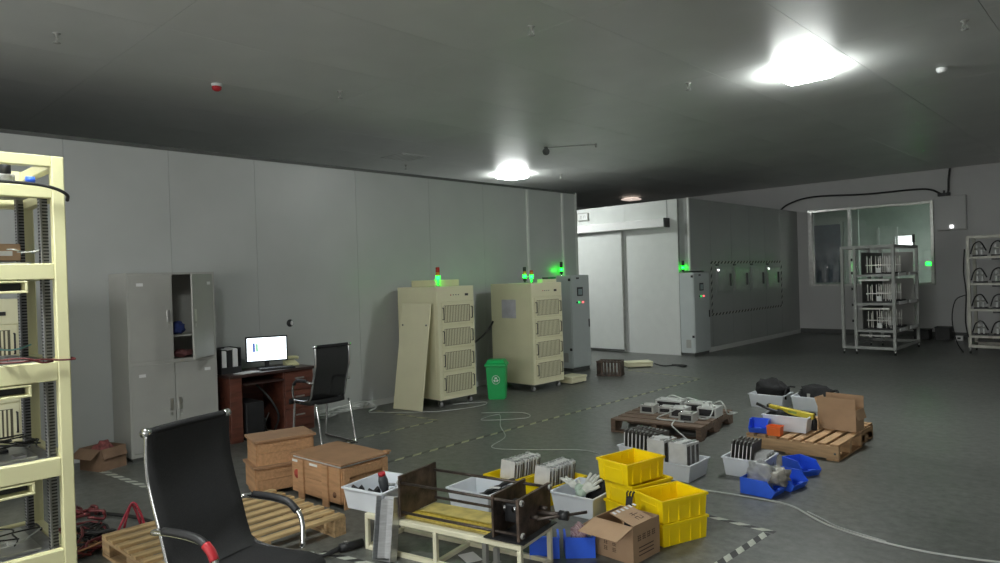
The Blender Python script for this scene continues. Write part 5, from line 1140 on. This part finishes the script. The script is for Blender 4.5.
tag(MB().tube([(-2.53, 14.93, 1.9), (-2.55, 14.92, 1.5), (-2.52, 14.92, 1.1), (-2.54, 14.92, 0.6), (-2.5, 14.9, 0.3)], 0.012, 6, sub=4).build('black_cable', BCORD), 'black cable running down the post of the pale test rack', 'cable')
tag(MB().tube([(-2.6, 15.3, 1.05), (-2.75, 15.25, 0.95), (-2.8, 15.2, 0.6), (-2.72, 15.1, 0.2), (-2.6, 15.0, 0.012)], 0.010, 6, sub=4).build('black_cable', BCORD), 'thin black cable hanging beside the pale test rack', 'cable')
# electrical box and cable on the back wall
t = thing('electrical_box', 'grey electrical box with a white lamp on the back wall', 'electrical box', (-3.26, YB, 2.76))
MB().bx(-0.28, 0.28, -0.12, -0.001, -0.38, 0.38).build('case', BACKWALL, t, bevel=0.008); MB().bx(-0.26, 0.27, -0.13, -0.12, -0.36, 0.36).build('door', BACKWALL, t, bevel=0.004); MB().bx(-0.02, 0.04, -0.145, -0.13, -0.33, -0.27).build('indicator', LEDW, t)
b = MB().tube([(-7.05, YB - 0.05, 3.12), (-6.8, YB - 0.05, 3.30), (-6.2, YB - 0.05, 3.42), (-5.0, YB - 0.05, 3.36), (-4.0, YB - 0.05, 3.36), (-3.65, YB - 0.05, 3.32), (-3.44, YB - 0.06, 3.20), (-3.32, YB - 0.06, 3.22), (-3.30, YB - 0.06, 3.5), (-3.27, YB - 0.06, 3.75)], 0.022, 7, sub=5)
tag(b.build('wall_cable', BCORD), 'thick black cable sagging along the back wall over the window', 'cable')
t = thing('cable_clamp', 'black cable bracket above the electrical box', 'bracket', (-3.38, YB, 3.17)); MB().bx(-0.13, 0.1, -0.1, -0.001, -0.02, 0.05).build('plate', BLACK, t); MB().bx(-0.02, 0.02, -0.12, -0.1, -0.02, 0.1).build('hook', BLACK, t)
for k, (x, w_, h, lb) in enumerate(((-3.78, 0.3, 0.2, 'dark low box on the floor under the back window'), (-3.38, 0.28, 0.26, 'dark taller box on the floor by the back wall'))):
    t = thing('dark_box', lb, 'box', (x, 17.5, 0)); MB().bx(-w_ / 2, w_ / 2, -0.15, 0.15, 0, h).build('body', mat('dark_box', (0.05, 0.05, 0.05), 0.6), t, bevel=0.01); MB().bx(-w_ / 2 - .01, w_ / 2 + .01, -0.16, 0.16, h, h + .02).build('lid', BLACK, t)
t = thing('floor_socket', 'small white box on the floor by the back wall', 'box', (-3.08, 17.4, 0)); MB().bx(-0.07, 0.07, -0.05, 0.05, 0, 0.1).build('body', WHITE, t); MB().bx(-0.03, 0.03, -0.055, -0.05, 0.03, 0.07).build('socket', BLACK, t)

# ------------------------------------------------------------------ far left: carton, cable heap
t = thing('old_carton', 'battered old carton with red rags beside the grey cabinet', 'carton', (-7.12, 2.06, 0), R(20))
MB().bx(-0.14, 0.14, -0.13, -0.125, 0, 0.2).bx(-0.14, 0.14, 0.125, 0.13, 0, 0.2).bx(-0.14, -0.135, -0.125, 0.125, 0, 0.2).bx(0.135, 0.14, -0.125, 0.125, 0, 0.2).build('wall', CARDDK, t)
MB().bx(-0.135, 0.135, -0.125, 0.125, 0.001, 0.006).build('bottom', CARDDK, t)
MB().bx(-0.14, 0.14, -0.12, 0, -.004, 0).build('flap', CARDDK, t, loc=(0, -0.13, 0.2), rot=(R(35), 0, R(0))); MB().bx(0, 0.09, -0.12, 0.12, -.004, 0).build('flap', CARDDK, t, loc=(0.14, 0, 0.2), rot=(0, R(70), 0))
bundle((-7.12, 2.06, 0.02), (0.22, 0.2, 0.22), mat('rag_red', (0.28, 0.08, 0.08), 0.9, var=0.4, scale=25), 'dull red rags in the old carton', 31, 'rag', 'rag')
for k, (m_, lb, n_, r_) in enumerate(((REDW, 'heap of dark red cables on the floor behind the yellow rack', 12, 0.008), (BCORD, 'heap of black cables on the floor behind the yellow rack', 14, 0.009), (mat('copper_wire', (0.35, 0.18, 0.08), 0.5), 'brown wires among the cable heap behind the yellow rack', 6, 0.006))):
    wires((-5.02, 1.28, 0), 0.22, 0.2, n_, m_, r_, 0.10, lb, 'cable_heap', seed=40 + k, amp=1.6)
b = MB().tube([(-4.80, 1.45, 0.10), (-4.84, 1.52, 0.2), (-4.82, 1.56, 0.27), (-4.80, 1.60, 0.18), (-4.79, 1.62, 0.06)], 0.008, 6, sub=4).tube([(-4.82, 1.5, 0.12), (-4.85, 1.56, 0.25), (-4.82, 1.6, 0.12)], 0.008, 6, sub=4)
tag(b.build('red_cable_loop', mat('bright_red', (0.36, 0.025, 0.05), 0.5)), 'red cable loop standing up at the end of the pale pallet', 'cable')
tag(MB().tube([(-5.75, 1.55, 0.012), (-5.4, 1.72, 0.012), (-5.1, 1.78, 0.014), (-4.93, 1.75, 0.014), (-4.84, 1.70, 0.02)], 0.012, 6, sub=4).build('black_cable', BCORD), 'black cable lying on the floor beside the pale pallet', 'cable')
wires((-5.65, 1.48, 0), 0.16, 0.1, 6, REDW, 0.011, 0.07, 'small tangle of red cables on the floor near the old carton', 'cable_heap', seed=51)

# ------------------------------------------------------------------ cords on the floor
tag(MB().tube([(-2.62, 4.72, .006), (-2.456, 4.772, .006), (-2.05, 4.83, .006), (-1.846, 4.80, .006), (-1.55, 4.59, .006), (-1.175, 4.497, .006), (-0.82, 4.53, .006), (-0.3, 4.72, .006)], 0.0065, 6, sub=6).build('white_cable', WCORD), 'white cord snaking over the floor from the yellow crates past the blue bins', 'cord')
tag(MB().tube([(-1.74, 4.77, .004), (-1.62, 4.69, .004), (-1.48, 4.60, .004), (-1.2, 4.53, .004)], 0.004, 6, sub=6).build('white_cable', WCORD), 'thin short white cord lying beside the long one', 'cord')
from math import cos, sin
def ground_px(pts): return pts
tag(MB().tube([(-7.2, 5.1, .005), (-6.85, 5.36, .005), (-6.5, 5.7, .005), (-6.35, 6.2, .005), (-6.45, 6.45, .005), (-6.6, 6.3, .005), (-6.62, 6.0, .03)], 0.004, 6, sub=6).build('white_cable', WCORD), 'pale cord curving on the floor round the first cream cabinet', 'cord')
tag(MB().tube([(-6.0, 5.9, .005), (-5.6, 6.2, .005), (-5.35, 6.0, .005), (-5.7, 5.6, .005), (-5.75, 5.95, .005), (-5.3, 5.5, .005), (-4.9, 5.15, .005), (-4.7, 4.75, .005), (-4.35, 4.9, .005), (-3.9, 5.2, .005), (-3.5, 5.0, .005), (-3.2, 4.6, .005), (-2.62, 4.70, .005)], 0.0032, 6, sub=6).build('white_cable', WCORD), 'long thin cord looping on the floor in front of the green bin', 'cord')
wires((-7.36, 4.85, 0), 0.1, 0.45, 7, WCORD, 0.007, 0.10, 'tangle of pale cables along the partition behind the desk chair', 'cable_heap', seed=61, amp=2.5)
b = MB().tube([(-7.35, 4.3, .05), (-7.3, 4.8, .12), (-7.33, 5.15, .12), (-7.25, 5.25, .05), (-7.2, 5.1, .02)], 0.01, 6, sub=5)
tag(b.build('white_cable', WCORD), 'pale cable loop against the partition between desk and loose panel', 'cord')
wires((-7.28, 3.66 + 0.05, 0), 0.12, 0.05, 8, STEELGREY and mat('grey_cord', (0.25, 0.26, 0.27), 0.5), 0.007, 0.22, 'tangle of grey cables under the desk beside the computer', 'cable_heap', seed=71)
tag(MB().tube([(-7.2, 3.6, 0.58), (-7.05, 3.7, 0.4), (-7.02, 3.78, 0.2), (-7.1, 3.76, 0.03)], 0.012, 6, sub=4).build('black_cable', BCORD), 'black cable hanging from the desk to the floor', 'cable')
